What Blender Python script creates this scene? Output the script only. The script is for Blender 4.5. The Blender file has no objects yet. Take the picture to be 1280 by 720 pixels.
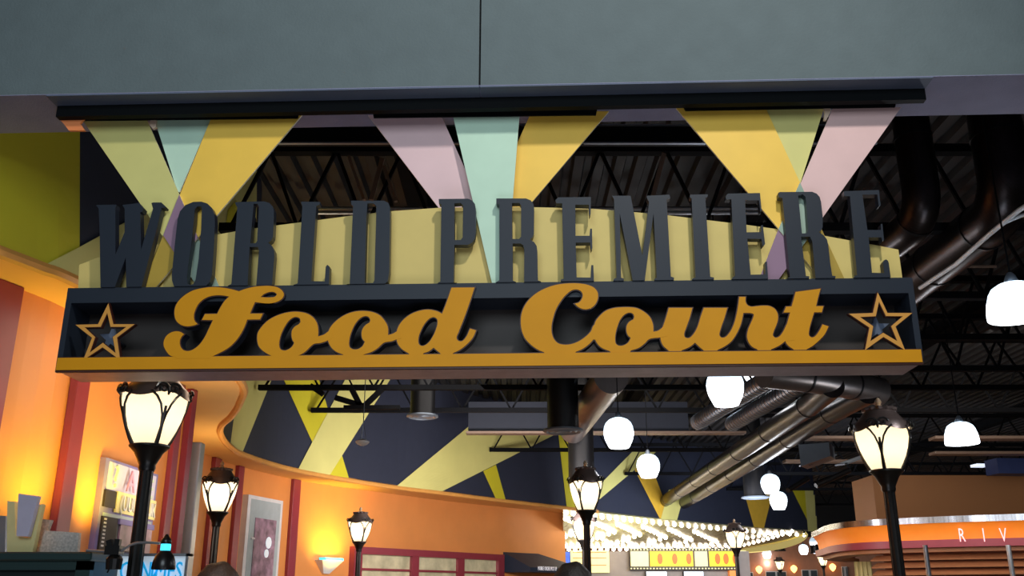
import bpy, bmesh, math, random
from mathutils import Vector, Matrix
from mathutils.geometry import tessellate_polygon
random.seed(7)
PI = math.pi
SC = bpy.context.scene
COL = SC.collection

# ------------------------------------------------------------ camera
FPX = 1170.0
TH = math.atan(384.0 / FPX)
CAM = Vector((0, 0, 1.65))
cd = bpy.data.cameras.new('camera'); cam = bpy.data.objects.new('camera', cd); COL.objects.link(cam)
cd.sensor_width = 36; cd.lens = FPX / 1280 * 36; cd.clip_end = 300
cam.location = CAM; cam.rotation_euler = (PI / 2 + TH, 0, 0)
SC.camera = cam
FW = Vector((0, math.cos(TH), math.sin(TH))); UP = Vector((0, -math.sin(TH), math.cos(TH))); RT = Vector((1, 0, 0))

def ray(px, py): return FW + RT * ((px - 640) / FPX) + UP * ((360 - py) / FPX)
def at_t(px, py, t): return CAM + ray(px, py) * t
def at_z(px, py, z): r = ray(px, py); return CAM + r * ((z - CAM.z) / r.z)
def at_y(px, py, y): r = ray(px, py); return CAM + r * (y / r.y)
def at_x(px, py, x): r = ray(px, py); return CAM + r * (x / r.x)

# ------------------------------------------------------------ materials
def lin(c):
    o = []
    for v in c:
        v = v / 255.0
        o.append(v / 12.92 if v <= 0.04045 else ((v + 0.055) / 1.055) ** 2.4)
    return (*o, 1)

def mat(name, c, rough=0.55, metal=0.0, em=None, es=0.0, var=0.06, scale=6.0, bump=0.0, spec=0.5, bscale=40, brushed=None):
    m = bpy.data.materials.new(name); m.use_nodes = True
    nt = m.node_tree; b = nt.nodes['Principled BSDF']
    b.inputs['Roughness'].default_value = rough; b.inputs['Metallic'].default_value = metal
    b.inputs['Specular IOR Level'].default_value = spec
    col = lin(c)
    tc = nt.nodes.new('ShaderNodeTexCoord')
    n = nt.nodes.new('ShaderNodeTexNoise'); n.inputs['Scale'].default_value = scale; n.inputs['Detail'].default_value = 4
    nt.links.new(tc.outputs['Object'], n.inputs['Vector'])
    if brushed:
        mp = nt.nodes.new('ShaderNodeMapping'); mp.inputs['Scale'].default_value = brushed
        nt.links.new(tc.outputs['Object'], mp.inputs['Vector']); nt.links.new(mp.outputs['Vector'], n.inputs['Vector'])
    r = nt.nodes.new('ShaderNodeValToRGB')
    r.color_ramp.elements[0].position = 0.3; r.color_ramp.elements[1].position = 0.7
    r.color_ramp.elements[0].color = tuple(max(0, x * (1 - var)) for x in col[:3]) + (1,)
    r.color_ramp.elements[1].color = tuple(min(1, x * (1 + var)) for x in col[:3]) + (1,)
    nt.links.new(n.outputs['Fac'], r.inputs['Fac']); nt.links.new(r.outputs['Color'], b.inputs['Base Color'])
    if bump:
        n2 = nt.nodes.new('ShaderNodeTexNoise'); n2.inputs['Scale'].default_value = bscale; n2.inputs['Detail'].default_value = 3
        nt.links.new(tc.outputs['Object'], n2.inputs['Vector'])
        bp = nt.nodes.new('ShaderNodeBump'); bp.inputs['Strength'].default_value = bump; bp.inputs['Distance'].default_value = 0.01
        nt.links.new(n2.outputs['Fac'], bp.inputs['Height']); nt.links.new(bp.outputs['Normal'], b.inputs['Normal'])
    if em:
        b.inputs['Emission Color'].default_value = lin(em); b.inputs['Emission Strength'].default_value = es
    return m

def shade_glass(name, c, es, trans=0.6):
    """white lamp glass: glows by itself and lets the bulb inside shine through"""
    m = bpy.data.materials.new(name); m.use_nodes = True
    nt = m.node_tree; nt.nodes.clear()
    out = nt.nodes.new('ShaderNodeOutputMaterial')
    tl = nt.nodes.new('ShaderNodeBsdfTranslucent'); tl.inputs['Color'].default_value = lin(c)
    n = nt.nodes.new('ShaderNodeTexNoise'); n.inputs['Scale'].default_value = 5
    r = nt.nodes.new('ShaderNodeMapRange'); r.inputs['To Min'].default_value = es * 0.9; r.inputs['To Max'].default_value = es * 1.1
    nt.links.new(n.outputs['Fac'], r.inputs['Value'])
    e = nt.nodes.new('ShaderNodeEmission'); e.inputs['Color'].default_value = lin(c)
    nt.links.new(r.outputs['Result'], e.inputs['Strength'])
    a = nt.nodes.new('ShaderNodeAddShader')
    nt.links.new(tl.outputs[0], a.inputs[0]); nt.links.new(e.outputs[0], a.inputs[1]); nt.links.new(a.outputs[0], out.inputs['Surface'])
    return m

M = {}
def mk(k, *a, **kw): M[k] = mat(k, *a, **kw)
mk('bulkhead', (90, 103, 107), rough=0.8, bump=0.25, bscale=60, var=.05)
mk('soffit_paint', (132, 134, 164), rough=0.8, bump=0.4, bscale=90, var=.06)
mk('header_black', (5, 9, 13), rough=0.7, spec=.15)
mk('shadow_reflection', (88, 100, 122), rough=0.7)  # slate colour for the painted soffit shadow and the star's painted reflection
mk('navy', (31, 39, 51), rough=0.5, var=.03, spec=.3)
mk('navy_side', (28, 34, 46), rough=0.4, var=.03)
mk('recess', (58, 52, 50), rough=0.55, var=.08, metal=.2)
mk('gold', (204, 140, 0), rough=0.6, var=.03, spec=.3)
mk('gold_star', (206, 146, 60), rough=0.5, var=.03)
mk('gold_edge', (60, 22, 8), rough=0.5)
mk('pan', (196, 186, 194), rough=0.35, metal=.6, brushed=(2, 2, 40), var=.1)
mk('cream', (212, 190, 112), rough=0.6, var=.03)
mk('beam_green', (212, 206, 128), rough=0.6, var=.03)
mk('beam_teal', (190, 222, 200), rough=0.6, var=.03)
mk('beam_yellow', (244, 200, 78), rough=0.55, var=.03)
mk('beam_pink', (224, 192, 196), rough=0.6, var=.03)
mk('beam_purple', (142, 112, 136), rough=0.6, var=.03)
mk('beam_mauve', (224, 188, 186), rough=0.6, var=.03)
mk('beam_gold', (172, 144, 50), rough=0.6, var=.03)
mk('beam_grey', (150, 172, 156), rough=0.6, var=.03)
mk('panel_edge', (232, 222, 190), rough=0.6)
mk('orange_clip', (238, 140, 84), rough=0.5)
mk('beige_clip', (224, 196, 172), rough=0.5)
mk('orange_wall', (225, 148, 80), rough=0.42, var=.05, scale=1.5)
mk('orange_soffit', (240, 190, 116), rough=0.6, var=.03, scale=2)
mk('lip', (222, 158, 80), rough=0.45)
mk('mural_navy', (40, 45, 62), rough=0.6, var=.05)
mk('mural_yellow', (205, 194, 40), rough=0.6, var=.06, scale=1.5)
mk('mural_pale', (214, 208, 128), rough=0.6, var=.05, scale=1.5)
mk('mural_gold', (222, 178, 60), rough=0.6, var=.05)
mk('maroon', (142, 54, 66), rough=0.3, var=.05)
mk('deck', (30, 30, 33), rough=0.6)
mk('steel_black', (13, 14, 17), rough=0.85, spec=.1)
mk('bulkhead_navy', (34, 40, 54), rough=.7)
mk('steel_brown', (136, 114, 100), rough=0.4, metal=.2)
mk('duct', (54, 48, 48), rough=0.33, metal=.9, var=.2, brushed=(1, 18, 1), bump=.1)
mk('duct_dark', (17, 17, 20), rough=0.4, metal=.3)
mk('flex', (120, 112, 110), rough=0.35, metal=.8)
mk('galv', (128, 138, 150), rough=0.4, metal=.7)
mk('iron', (22, 20, 19), rough=0.3, spec=.6)
mk('iron_cap', (96, 82, 78), rough=0.35, metal=.5)
mk('brass', (196, 170, 140), rough=0.3, metal=.5)
mk('white_metal', (222, 222, 224), rough=0.4)
mk('silver', (178, 182, 190), rough=0.3, metal=.7)
mk('chrome', (120, 122, 128), rough=0.18, metal=1.0, brushed=(3, 3, .2), var=.3)
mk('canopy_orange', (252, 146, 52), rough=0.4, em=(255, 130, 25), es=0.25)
mk('canopy_maroon', (158, 58, 74), rough=0.4)
mk('slat', (196, 132, 92), rough=0.5)
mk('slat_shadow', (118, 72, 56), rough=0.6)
mk('brown_wall', (142, 98, 60), rough=0.7, scale=.8)
mk('rear_wall', (186, 134, 108), rough=0.7)
mk('dark_wall', (18, 20, 26), rough=0.8)
mk('floor', (120, 104, 92), rough=0.35, scale=1.2, var=.15)
mk('kiosk_green', (44, 66, 66), rough=0.35)
mk('kiosk_dark', (22, 34, 36), rough=0.4)
mk('lavender', (128, 120, 178), rough=0.5)
mk('lavender_pale', (206, 202, 226), rough=0.5)
mk('cream_plain', (236, 224, 160), rough=0.6)
mk('granite', (206, 198, 192), rough=0.5, var=.25, scale=60)
mk('sign_white', (225, 235, 240), rough=0.4, em=(225, 240, 250), es=0.35)
mk('letter_blue', (30, 150, 210), rough=0.4, em=(20, 170, 230), es=0.6)
mk('cyan_glow', (60, 200, 235), rough=0.4, em=(70, 215, 245), es=1.5)
mk('pink_letter', (225, 170, 200), rough=0.5)
mk('mint_letter', (200, 220, 190), rough=0.5)
mk('poster_art', (150, 120, 140), rough=0.3, var=.6, scale=5)
mk('poster_grey', (170, 184, 188), rough=0.4)
mk('glass_kitchen', (190, 182, 150), rough=0.12, var=.3, scale=3, em=(200, 190, 150), es=.12)
mk('awning', (34, 46, 66), rough=0.7)
mk('white_letter', (235, 235, 240), rough=0.5, em=(235, 235, 245), es=.3)
mk('menu_cream', (250, 238, 170), rough=0.5, em=(255, 230, 140), es=0.3)
mk('menu_yellow', (255, 205, 20), rough=0.5, em=(255, 190, 5), es=0.55)
mk('menu_amber', (205, 110, 0), rough=0.5, em=(215, 110, 0), es=0.25)
mk('menu_wall', (150, 138, 130), rough=0.6)
mk('film_black', (40, 32, 22), rough=0.5)
mk('screen', (225, 235, 250), rough=0.3, em=(225, 235, 255), es=1.0)
mk('blue_panel', (70, 110, 220), rough=0.4, em=(70, 110, 230), es=.5)
mk('marquee_soffit', (244, 228, 176), rough=0.25, var=.3, scale=8)
mk('bulb_glow', (255, 244, 226), em=(255, 238, 215), es=9.0)
mk('amber_glow', (255, 190, 110), em=(255, 180, 100), es=4.0)
mk('marquee_rim', (250, 232, 150), rough=0.5, em=(255, 232, 140), es=.35)
mk('neon_pink', (255, 190, 190), em=(255, 190, 200), es=.9)
mk('hair', (66, 44, 32), rough=0.5, var=.3, scale=80, bump=.5, bscale=150)
mk('hair_dark', (22, 16, 14), rough=0.5, var=.3, scale=80, bump=.5, bscale=150)
mk('skin', (205, 150, 120), rough=0.5)
mk('shirt_grey', (70, 74, 82), rough=0.9)
mk('shirt_dark', (34, 36, 46), rough=0.9)
mk('trousers', (40, 44, 60), rough=0.9)
mk('shoe', (30, 28, 28), rough=0.6)
mk('window_dark', (74, 84, 92), rough=0.1)
mk('blue_box', (48, 62, 108), rough=0.5)
M['lantern_glass'] = shade_glass('lantern_glass', (255, 242, 212), 0.40)
M['pendant_glass'] = shade_glass('pendant_glass', (246, 250, 255), 3.0)
M['pendant_top'] = shade_glass('pendant_top', (205, 225, 240), 0.75)

# ------------------------------------------------------------ object helpers
INV = {}
def root_of(o):
    while o.parent: o = o.parent
    return o
def tag(o, label=None, cat=None, group=None, kind=None):
    if label: o['label'] = label
    if cat: o['category'] = cat
    if group: o['group'] = group
    if kind: o['kind'] = kind
    return o
def thing(name, label, cat, loc=(0, 0, 0), rz=0.0, group=None):
    o = bpy.data.objects.new(name, None); COL.objects.link(o)
    o.empty_display_size = 0.1
    o.location = loc; o.rotation_euler = (0, 0, rz)
    INV[o.name] = (Matrix.Translation(Vector(loc)) @ Matrix.Rotation(rz, 4, 'Z')).inverted()
    return tag(o, label, cat, group)
def obj(name, bm, mats, parent=None, local=False, smooth=False, recalc=True, label=None, kind=None):
    if not isinstance(mats, (list, tuple)): mats = [mats]
    if recalc and len(bm.faces): bmesh.ops.recalc_face_normals(bm, faces=bm.faces)
    if parent is not None and not local:
        bmesh.ops.transform(bm, matrix=INV[root_of(parent).name], verts=bm.verts)
    me = bpy.data.meshes.new(name)
    bm.to_mesh(me); bm.free()
    for m in mats: me.materials.append(M[m] if isinstance(m, str) else m)
    if smooth: me.polygons.foreach_set('use_smooth', [True] * len(me.polygons))
    o = bpy.data.objects.new(name, me); COL.objects.link(o)
    if parent is not None: o.parent = parent
    if label: o['label'] = label
    if kind: o['kind'] = kind
    if smooth: auto_smooth(o)
    return o
def auto_smooth(o, ang=40):
    me = o.data
    bm = bmesh.new(); bm.from_mesh(me)
    a = math.radians(ang)
    for e in bm.edges:
        if len(e.link_faces) == 2 and e.calc_face_angle(0) > a: e.smooth = False
    bm.to_mesh(me); bm.free()
def solo(name, bm, mats, label, cat, group=None, smooth=False):
    lo = Vector((min(v.co.x for v in bm.verts), min(v.co.y for v in bm.verts), min(v.co.z for v in bm.verts)))
    hi = Vector((max(v.co.x for v in bm.verts), max(v.co.y for v in bm.verts), max(v.co.z for v in bm.verts)))
    c = (lo + hi) / 2; c.z = lo.z
    bmesh.ops.translate(bm, vec=-c, verts=bm.verts)
    o = obj(name, bm, mats, smooth=smooth); o.location = c
    return tag(o, label, cat, group)
def struct(name, bm, mats, smooth=False, parent=None):
    o = obj(name, bm, mats, smooth=smooth, parent=parent)
    if parent is None: o['kind'] = 'structure'
    return o
def copy_tree(o, parent=None):
    c = o.copy(); COL.objects.link(c)
    if parent is not None: c.parent = parent
    for ch in list(o.children): copy_tree(ch, c)
    return c

# ------------------------------------------------------------ shape helpers
def nb(): return bmesh.new()
def box(bm, c, s, rz=0.0, mi=0):
    r = bmesh.ops.create_cube(bm, size=1.0)
    mtx = Matrix.Translation(Vector(c)) @ Matrix.Rotation(rz, 4, 'Z') @ Matrix.Diagonal((*s, 1))
    bmesh.ops.transform(bm, matrix=mtx, verts=r['verts'])
    for v in r['verts']:
        for f in v.link_faces: f.material_index = mi
    return r['verts']
def bevel(bm, w, seg=2):
    bmesh.ops.bevel(bm, geom=list(bm.edges), offset=w, segments=seg, affect='EDGES', profile=0.7)
def bar(bm, a, b, w, h, mi=0):
    a = Vector(a); b = Vector(b); d = b - a; L = d.length; d.normalize()
    up = Vector((0, 0, 1)) if abs(d.z) < 0.95 else Vector((0, 1, 0))
    s = d.cross(up).normalized(); u = s.cross(d)
    vs = []
    for p in (a, b):
        for i, j in ((-1, -1), (1, -1), (1, 1), (-1, 1)): vs.append(bm.verts.new(p + s * (i * w / 2) + u * (j * h / 2)))
    for q in ((0, 1, 2, 3), (4, 5, 6, 7), (0, 1, 5, 4), (1, 2, 6, 5), (2, 3, 7, 6), (3, 0, 4, 7)):
        f = bm.faces.new([vs[k] for k in q]); f.material_index = mi
def tube(bm, pts, r, n=12, mi=0, cap=True):
    pts = [Vector(p) for p in pts]
    rs = r if isinstance(r, (list, tuple)) else [r] * len(pts)
    rings = []; ref = None
    for i, p in enumerate(pts):
        d = (pts[min(i + 1, len(pts) - 1)] - pts[max(i - 1, 0)]).normalized()
        if ref is None:
            ref = Vector((0, 0, 1)) if abs(d.z) < 0.9 else Vector((1, 0, 0))
        s = (ref - d * ref.dot(d)).normalized(); ref = s; t = d.cross(s)
        rings.append([bm.verts.new(p + (s * math.cos(2 * PI * k / n) + t * math.sin(2 * PI * k / n)) * rs[i]) for k in range(n)])
    for a, b in zip(rings, rings[1:]):
        for k in range(n):
            f = bm.faces.new((a[k], a[(k + 1) % n], b[(k + 1) % n], b[k])); f.material_index = mi
    if cap:
        bm.faces.new(rings[0]).material_index = mi; bm.faces.new(rings[-1]).material_index = mi
def lathe(bm, prof, c=(0, 0, 0), n=24, mi=0, cap=True, flute=0.0):
    c = Vector(c); rings = []
    for r, z in prof:
        ring = []
        for k in range(n):
            rr = r * (1 - flute * (k % 2)); a = 2 * PI * k / n
            ring.append(bm.verts.new(c + Vector((rr * math.cos(a), rr * math.sin(a), z))))
        rings.append(ring)
    for a, b in zip(rings, rings[1:]):
        for k in range(n):
            f = bm.faces.new((a[k], a[(k + 1) % n], b[(k + 1) % n], b[k])); f.material_index = mi
    if cap:
        bm.faces.new(rings[0]).material_index = mi; bm.faces.new(rings[-1]).material_index = mi
def slab(bm, loops, to3, thick, mi_front=0, mi_side=1):
    """loops: [outer, hole...] 2-D; to3(p, depth) -> point; front face at depth 0, back at depth thick"""
    vl = [[Vector((p[0], p[1], 0)) for p in L] for L in loops]
    tris = tessellate_polygon(vl)
    flat = [p for L in loops for p in L]
    F = [bm.verts.new(to3(p, 0)) for p in flat]; B = [bm.verts.new(to3(p, thick)) for p in flat]
    for t in tris:
        if len(set(t)) < 3: continue
        try:
            bm.faces.new([F[i] for i in t]).material_index = mi_front
            bm.faces.new([B[i] for i in reversed(t)]).material_index = mi_side
        except ValueError: pass
    k = 0
    for L in loops:
        n = len(L)
        for i in range(n):
            a, b = k + i, k + (i + 1) % n
            bm.faces.new((F[a], F[b], B[b], B[a])).material_index = mi_side
        k += n
def smooth_loop(pts, step=6):
    """pts: (x, y) smooth or (x, y, 1) corner; Catmull-Rom between corners"""
    n = len(pts); out = []
    def P(i): return Vector(pts[i % n][:2])
    def corner(i): return len(pts[i % n]) > 2
    for i in range(n):
        p1, p2 = P(i), P(i + 1)
        p0 = P(i - 1) if not corner(i) else p1 * 2 - p2 if corner(i + 1) else None
        p3 = P(i + 2) if not corner(i + 1) else None
        if corner(i) and corner(i + 1): out.append(tuple(p1)); continue
        if p0 is None: p0 = p1 - (p2 - p1) * 0.6
        if p3 is None: p3 = p2 + (p2 - p1) * 0.6
        # centripetal-ish finite tangents
        d0, d1, d2 = max((p1 - p0).length, 1e-6), max((p2 - p1).length, 1e-6), max((p3 - p2).length, 1e-6)
        m1 = ((p1 - p0) / d0 * d1 + (p2 - p1)) * 0.5; m2 = ((p2 - p1) + (p3 - p2) / d2 * d1) * 0.5
        if corner(i): m1 = p2 - p1
        if corner(i + 1): m2 = p2 - p1
        for k in range(step):
            t = k / step; t2 = t * t; t3 = t2 * t
            out.append(tuple(p1 * (2 * t3 - 3 * t2 + 1) + m1 * (t3 - 2 * t2 + t) + p2 * (-2 * t3 + 3 * t2) + m2 * (t3 - t2)))
    return out
def grow(loop, d):
    """move a closed loop outward by d"""
    n = len(loop); A = sum(loop[i][0] * loop[(i + 1) % n][1] - loop[(i + 1) % n][0] * loop[i][1] for i in range(n))
    sg = 1 if A > 0 else -1; out = []
    for i in range(n):
        a = Vector(loop[i - 1]); p = Vector(loop[i]); b = Vector(loop[(i + 1) % n])
        e1 = (p - a); e2 = (b - p)
        n1 = Vector((e1.y, -e1.x)); n2 = Vector((e2.y, -e2.x))
        if n1.length < 1e-9 or n2.length < 1e-9: out.append(tuple(p)); continue
        n1.normalize(); n2.normalize(); m = n1 + n2
        if m.length < 0.3: m = n1
        m.normalize(); k = 1 / max(0.5, m.dot(n1))
        out.append(tuple(p + m * (sg * d * k)))
    return out
def text_mesh(body, size, extrude, align='LEFT', sx=1.0):
    cu = bpy.data.curves.new('txt', 'FONT'); cu.body = body; cu.size = size; cu.extrude = extrude; cu.align_x = align
    cu.resolution_u = 2
    o = bpy.data.objects.new('txt', cu); COL.objects.link(o)
    me = bpy.data.meshes.new_from_object(o.evaluated_get(bpy.context.evaluated_depsgraph_get()))
    bpy.data.objects.remove(o)
    bm = bmesh.new(); bm.from_mesh(me); bpy.data.meshes.remove(me)
    if sx != 1: bmesh.ops.scale(bm, vec=(sx, 1, 1), verts=bm.verts)
    return bm
# ============================================================ the entrance sign
ZB = CAM.z + 1.27
PL = at_z(68, 465, ZB); PR = at_z(1155, 455, ZB)
U = (PR - PL); U.z = 0; SL = U.length; U.normalize()
N = Vector((U.y, -U.x, 0))                         # towards the viewer
RZ = math.atan2(U.y, U.x)
def S(px, py, d=0.0):
    """where the sight line meets the vertical plane lying d in front of the sign's front"""
    r = ray(px, py); q = PL + N * d
    return CAM + r * ((q - CAM).dot(N) / r.dot(N))
def sc(p): return ((p - PL).dot(U), p.z)           # plane coordinates
def W(u, z, d=0.0): return PL + U * u + N * d + Vector((0, 0, z - PL.z))
def cropper(ox, oy, s, d):
    return lambda L: [(*sc(S(ox + p[0] / s, oy + p[1] / s, d)), *p[2:]) for p in L]
def plate(bm, loops, d, thick, mf=0, ms=1):
    slab(bm, loops, lambda p, k: W(p[0], p[1], d - k), thick, mf, ms)
def px_loop(L, d): return [sc(S(x, y, d)) for x, y in L]
print('SIGN', PL, PR, SL, 'rz', math.degrees(RZ), 'top z', S(84, 360, -.03).z, S(1140, 347, -.03).z)

base = W(SL / 2, ZB)
sign = thing('food_court_sign', 'wide navy sign with gold script lettering and coloured beam boards under the grey bulkhead', 'sign', base, RZ)

ZT = (S(84, 360, -.03).z + S(1140, 347, -.03).z) / 2      # top of the box
ZO = (S(90, 380, -.03).z + S(1137, 365, -.03).z) / 2      # top of the opening
ZG = (S(75, 448.5, 0).z + S(1151, 435.5, 0).z) / 2        # top of the gold strip
uL = sc(S(78, 405, -.03))[0]; uR = sc(S(1147, 395, -.03))[0]
print('Z', ZB, ZG, ZO, ZT, 'header', S(75, 129, 0).z)
DB = -0.31
# frame: top band, two cheeks
b = nb()
def ubox(bm, u0, u1, z0, z1, d0, d1, mi=0):
    c = W((u0 + u1) / 2, (z0 + z1) / 2, (d0 + d1) / 2); box(bm, c, (abs(u1 - u0), abs(d1 - d0), abs(z1 - z0)), RZ, mi)
ubox(b, uL, uR, ZO, ZT, -.03, DB)
ubox(b, uL, uL + .035, ZB + .04, ZO, -.03, DB)
ubox(b, uR - .035, uR, ZB + .04, ZO, -.03, DB)
obj('box_frame', b, 'navy', sign)
b = nb(); ubox(b, uL + .035, uR - .035, ZB + .04, ZO, DB + .03, DB); obj('back_panel', b, 'recess', sign)
b = nb(); ubox(b, 0.012, SL - 0.012, ZB + .006, ZB + .04, -.02, DB); obj('bottom_pan', b, 'pan', sign)
b = nb(); ubox(b, 0, SL, ZB, ZG + .006, -.006, -.03); obj('strip_backing', b, 'gold_edge', sign)
b = nb(); ubox(b, .006, SL - .006, ZB + .012, ZG, 0, -.006); obj('gold_strip', b, 'gold', sign)

# --- script letters
c1 = (200, 352, 8); c2 = (320, 360, 8); c3 = (460, 355, 8); c4 = (640, 350, 8); c5 = (780, 355, 8); c6 = (900, 350, 8)
C = 1
script = {
 'F': (c1, [[(375,425,C),(330,440),(265,447),(205,430),(160,385),(145,320),(155,250),(190,190),(250,135),(330,90),(430,65),(530,55),(620,60),(720,78),(790,97,C),(850,75),(930,55),(1020,45),(1110,45),(1180,60),(1225,95),(1238,130),(1225,165),(1185,195),(1120,215),(1050,217),(990,210),(950,205,C),(925,260),(900,320,C),(1028,320,C),(1000,378,C),(872,380,C),(850,440),(810,520),(760,590),(700,650),(640,690),(585,718),(515,752,C),(515,772,C),(165,772,C),(165,758,C),(100,738),(60,690),(38,640),(38,600),(60,550),(100,515),(150,498),(200,502),(240,525,C),(210,560),(197,600),(205,650),(235,685),(280,695),(330,680),(390,635),(440,570),(490,470),(530,385,C),(420,383,C),(450,325,C),(572,323,C),(610,250),(650,190),(693,150,C),(640,140),(560,137),(490,150),(430,180),(380,230),(350,290),(338,340),(345,390)],
       [(1005,155,C),(1040,125),(1090,105),(1140,105),(1168,128),(1150,150),(1100,158),(1050,158)]]),
 'o': (c2, [[(620,485,C),(622,430),(615,370),(585,310),(530,265),(460,243),(380,237),(290,250),(200,280),(120,325),(55,390),(18,450),(12,510),(25,575),(60,620),(110,655),(165,682,C),(180,705,C),(360,705,C),(380,685,C),(440,668),(500,630),(550,580),(580,558),(640,550),(710,527),(765,500,C),(765,400,C),(715,440),(680,465)],
       [(232,580),(235,520),(255,450),(290,380),(330,325),(375,293),(410,290),(438,305),(445,340,C),(430,360),(390,385),(362,420),(355,470),(365,520),(382,548,C),(365,580),(330,610),(285,625),(245,612)]]),
 'o2': (c2, [[(718,470),(725,430),(760,370),(830,305),(920,255),(1010,232),(1100,230),(1180,245),(1240,275),(1285,325),(1315,380),(1321,430),(1320,470,C),(1370,455),(1410,430),(1450,390,C),(1460,500,C),(1400,515),(1360,530),(1280,545),(1260,560),(1210,605),(1150,640),(1075,664,C),(1060,695,C),(890,695,C),(868,663,C),(800,635),(750,590),(722,530)],
       [(930,570),(935,500),(960,420),(1000,345),(1050,295),(1090,280),(1125,288),(1142,320),(1135,345,C),(1095,370),(1065,410),(1055,455),(1065,510),(1088,537,C),(1065,580),(1020,610),(970,612),(940,595)]]),
 'd': (c3, [[(285,500),(290,460),(303,425),(345,365),(420,305),(510,268),(600,255),(680,268),(720,285),(740,297,C),(775,210),(835,35,C),(1065,33,C),(1030,140),(960,340),(905,480),(885,540),(905,568),(940,570),(980,530),(1020,445,C),(1080,462,C),(1050,530),(990,600),(920,655),(850,690,C),(840,715,C),(730,715,C),(722,690,C),(690,665),(655,635,C),(610,670),(555,690,C),(540,715,C),(420,715,C),(405,692,C),(340,650),(300,600),(285,550)],
       [(505,590),(505,530),(530,460),(570,390),(620,340),(660,330),(690,350),(695,390),(680,450),(650,520),(600,590),(550,618),(520,612)]]),
 'C': (c4, [[(330,745,C),(320,720,C),(260,695),(190,645),(130,580),(100,510),(88,430),(95,340),(130,250),(190,175),(260,120),(350,75),(450,45),(560,32),(660,32),(750,45),(820,75),(855,120),(860,170),(845,220),(810,265),(760,288),(710,288),(660,265),(628,235,C),(670,222),(700,185),(708,145),(690,110),(645,92),(600,100),(540,145),(490,205),(440,290),(410,380),(395,460),(398,530),(420,590),(460,630),(520,645),(590,640),(660,615),(730,570),(790,510),(815,455),(860,420,C),(860,600,C),(815,592,C),(770,640),(700,690),(640,715,C),(620,745,C)]]),
 'o3': (c4, [[(815,530),(820,480),(835,415),(875,360),(940,305),(1020,278),(1110,270),(1180,270),(1250,280),(1320,315),(1380,370),(1410,440),(1415,515,C),(1460,505),(1510,470),(1550,440,C),(1550,560,C),(1480,572),(1370,590),(1330,630),(1270,675),(1190,702,C),(1170,740,C),(1000,740,C),(980,710,C),(890,670),(840,610)],
       [(1032,600),(1035,540),(1055,460),(1085,390),(1130,340),(1175,323),(1210,335),(1223,365),(1215,392,C),(1175,415),(1150,450),(1145,500),(1160,550),(1188,577,C),(1165,620),(1120,650),(1070,655),(1040,635)]]),
 'u': (c5, [[(450,235,C),(685,235,C),(660,330),(625,430),(603,500),(612,530),(650,538),(695,500),(735,430),(770,320),(800,235,C),(1035,235,C),(1005,340),(970,440),(957,510),(975,532),(1010,530),(1060,480),(1100,400),(1130,290),(1145,205),(1155,125,C),(1218,125,C),(1210,200),(1195,290),(1170,400),(1130,490),(1075,570),(1010,620),(940,655,C),(920,685,C),(810,685,C),(795,658,C),(750,620),(713,583,C),(660,625),(580,660,C),(565,685,C),(455,685,C),(445,660,C),(395,615),(370,560),(365,500),(395,410),(425,320)]]),
 'r': (c6, [[(258,165,C),(258,210),(275,245),(310,262),(370,258),(430,253),(500,258),(550,285),(578,330),(582,390),(565,450),(540,510),(532,550),(555,573),(590,565),(630,520),(665,450),(700,380,C),(745,380,C),(745,600,C),(655,607,C),(600,650),(515,690,C),(500,715,C),(390,715,C),(375,690,C),(320,660),(285,610),(273,560),(285,490),(310,430),(335,370),(340,340),(315,328),(270,325),(240,325,C),(200,325,C),(200,165,C)]]),
 't': (c6, [[(760,115,C),(1010,82,C),(985,170),(965,257,C),(1038,257,C),(1022,318,C),(945,318,C),(920,400),(895,500),(895,550),(920,570),(950,562),(990,515),(1030,440,C),(1090,460,C),(1050,540),(990,605),(930,655),(870,690,C),(850,715,C),(760,715,C),(740,690,C),(690,655),(660,615),(655,570),(655,500),(675,430),(705,320,C),(640,320,C),(665,262,C),(720,260,C),(740,190)]]),
}
def raw_bottom(loops2, z):   # keep the feet of the letters from running below the strip
    return [[(u, max(zz, z)) for u, zz in L] for L in loops2]
for n_, (key, (cr, loops)) in enumerate(script.items()):
    f = cropper(*cr, 0.0); dz_ = -.0012 * n_
    L2 = [[q for q in smooth_loop(f(L))] for L in loops]
    L2 = raw_bottom(L2, ZG - .012)
    body = [grow(L2[0], .006)] + [grow(L, -.005) for L in L2[1:]]
    body = raw_bottom(body, ZG - .013)
    bm = nb(); plate(bm, body, -.004 + dz_, .075, 0, 1)
    body_o = obj('script_letter', bm, ['gold_edge', 'navy_side'], sign, label='gold script letter ' + key[0] + ' with dark edges')
    bm = nb(); plate(bm, L2, .001 + dz_, .005, 0, 0)
    obj('gold_face', bm, 'gold', body_o)

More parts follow.
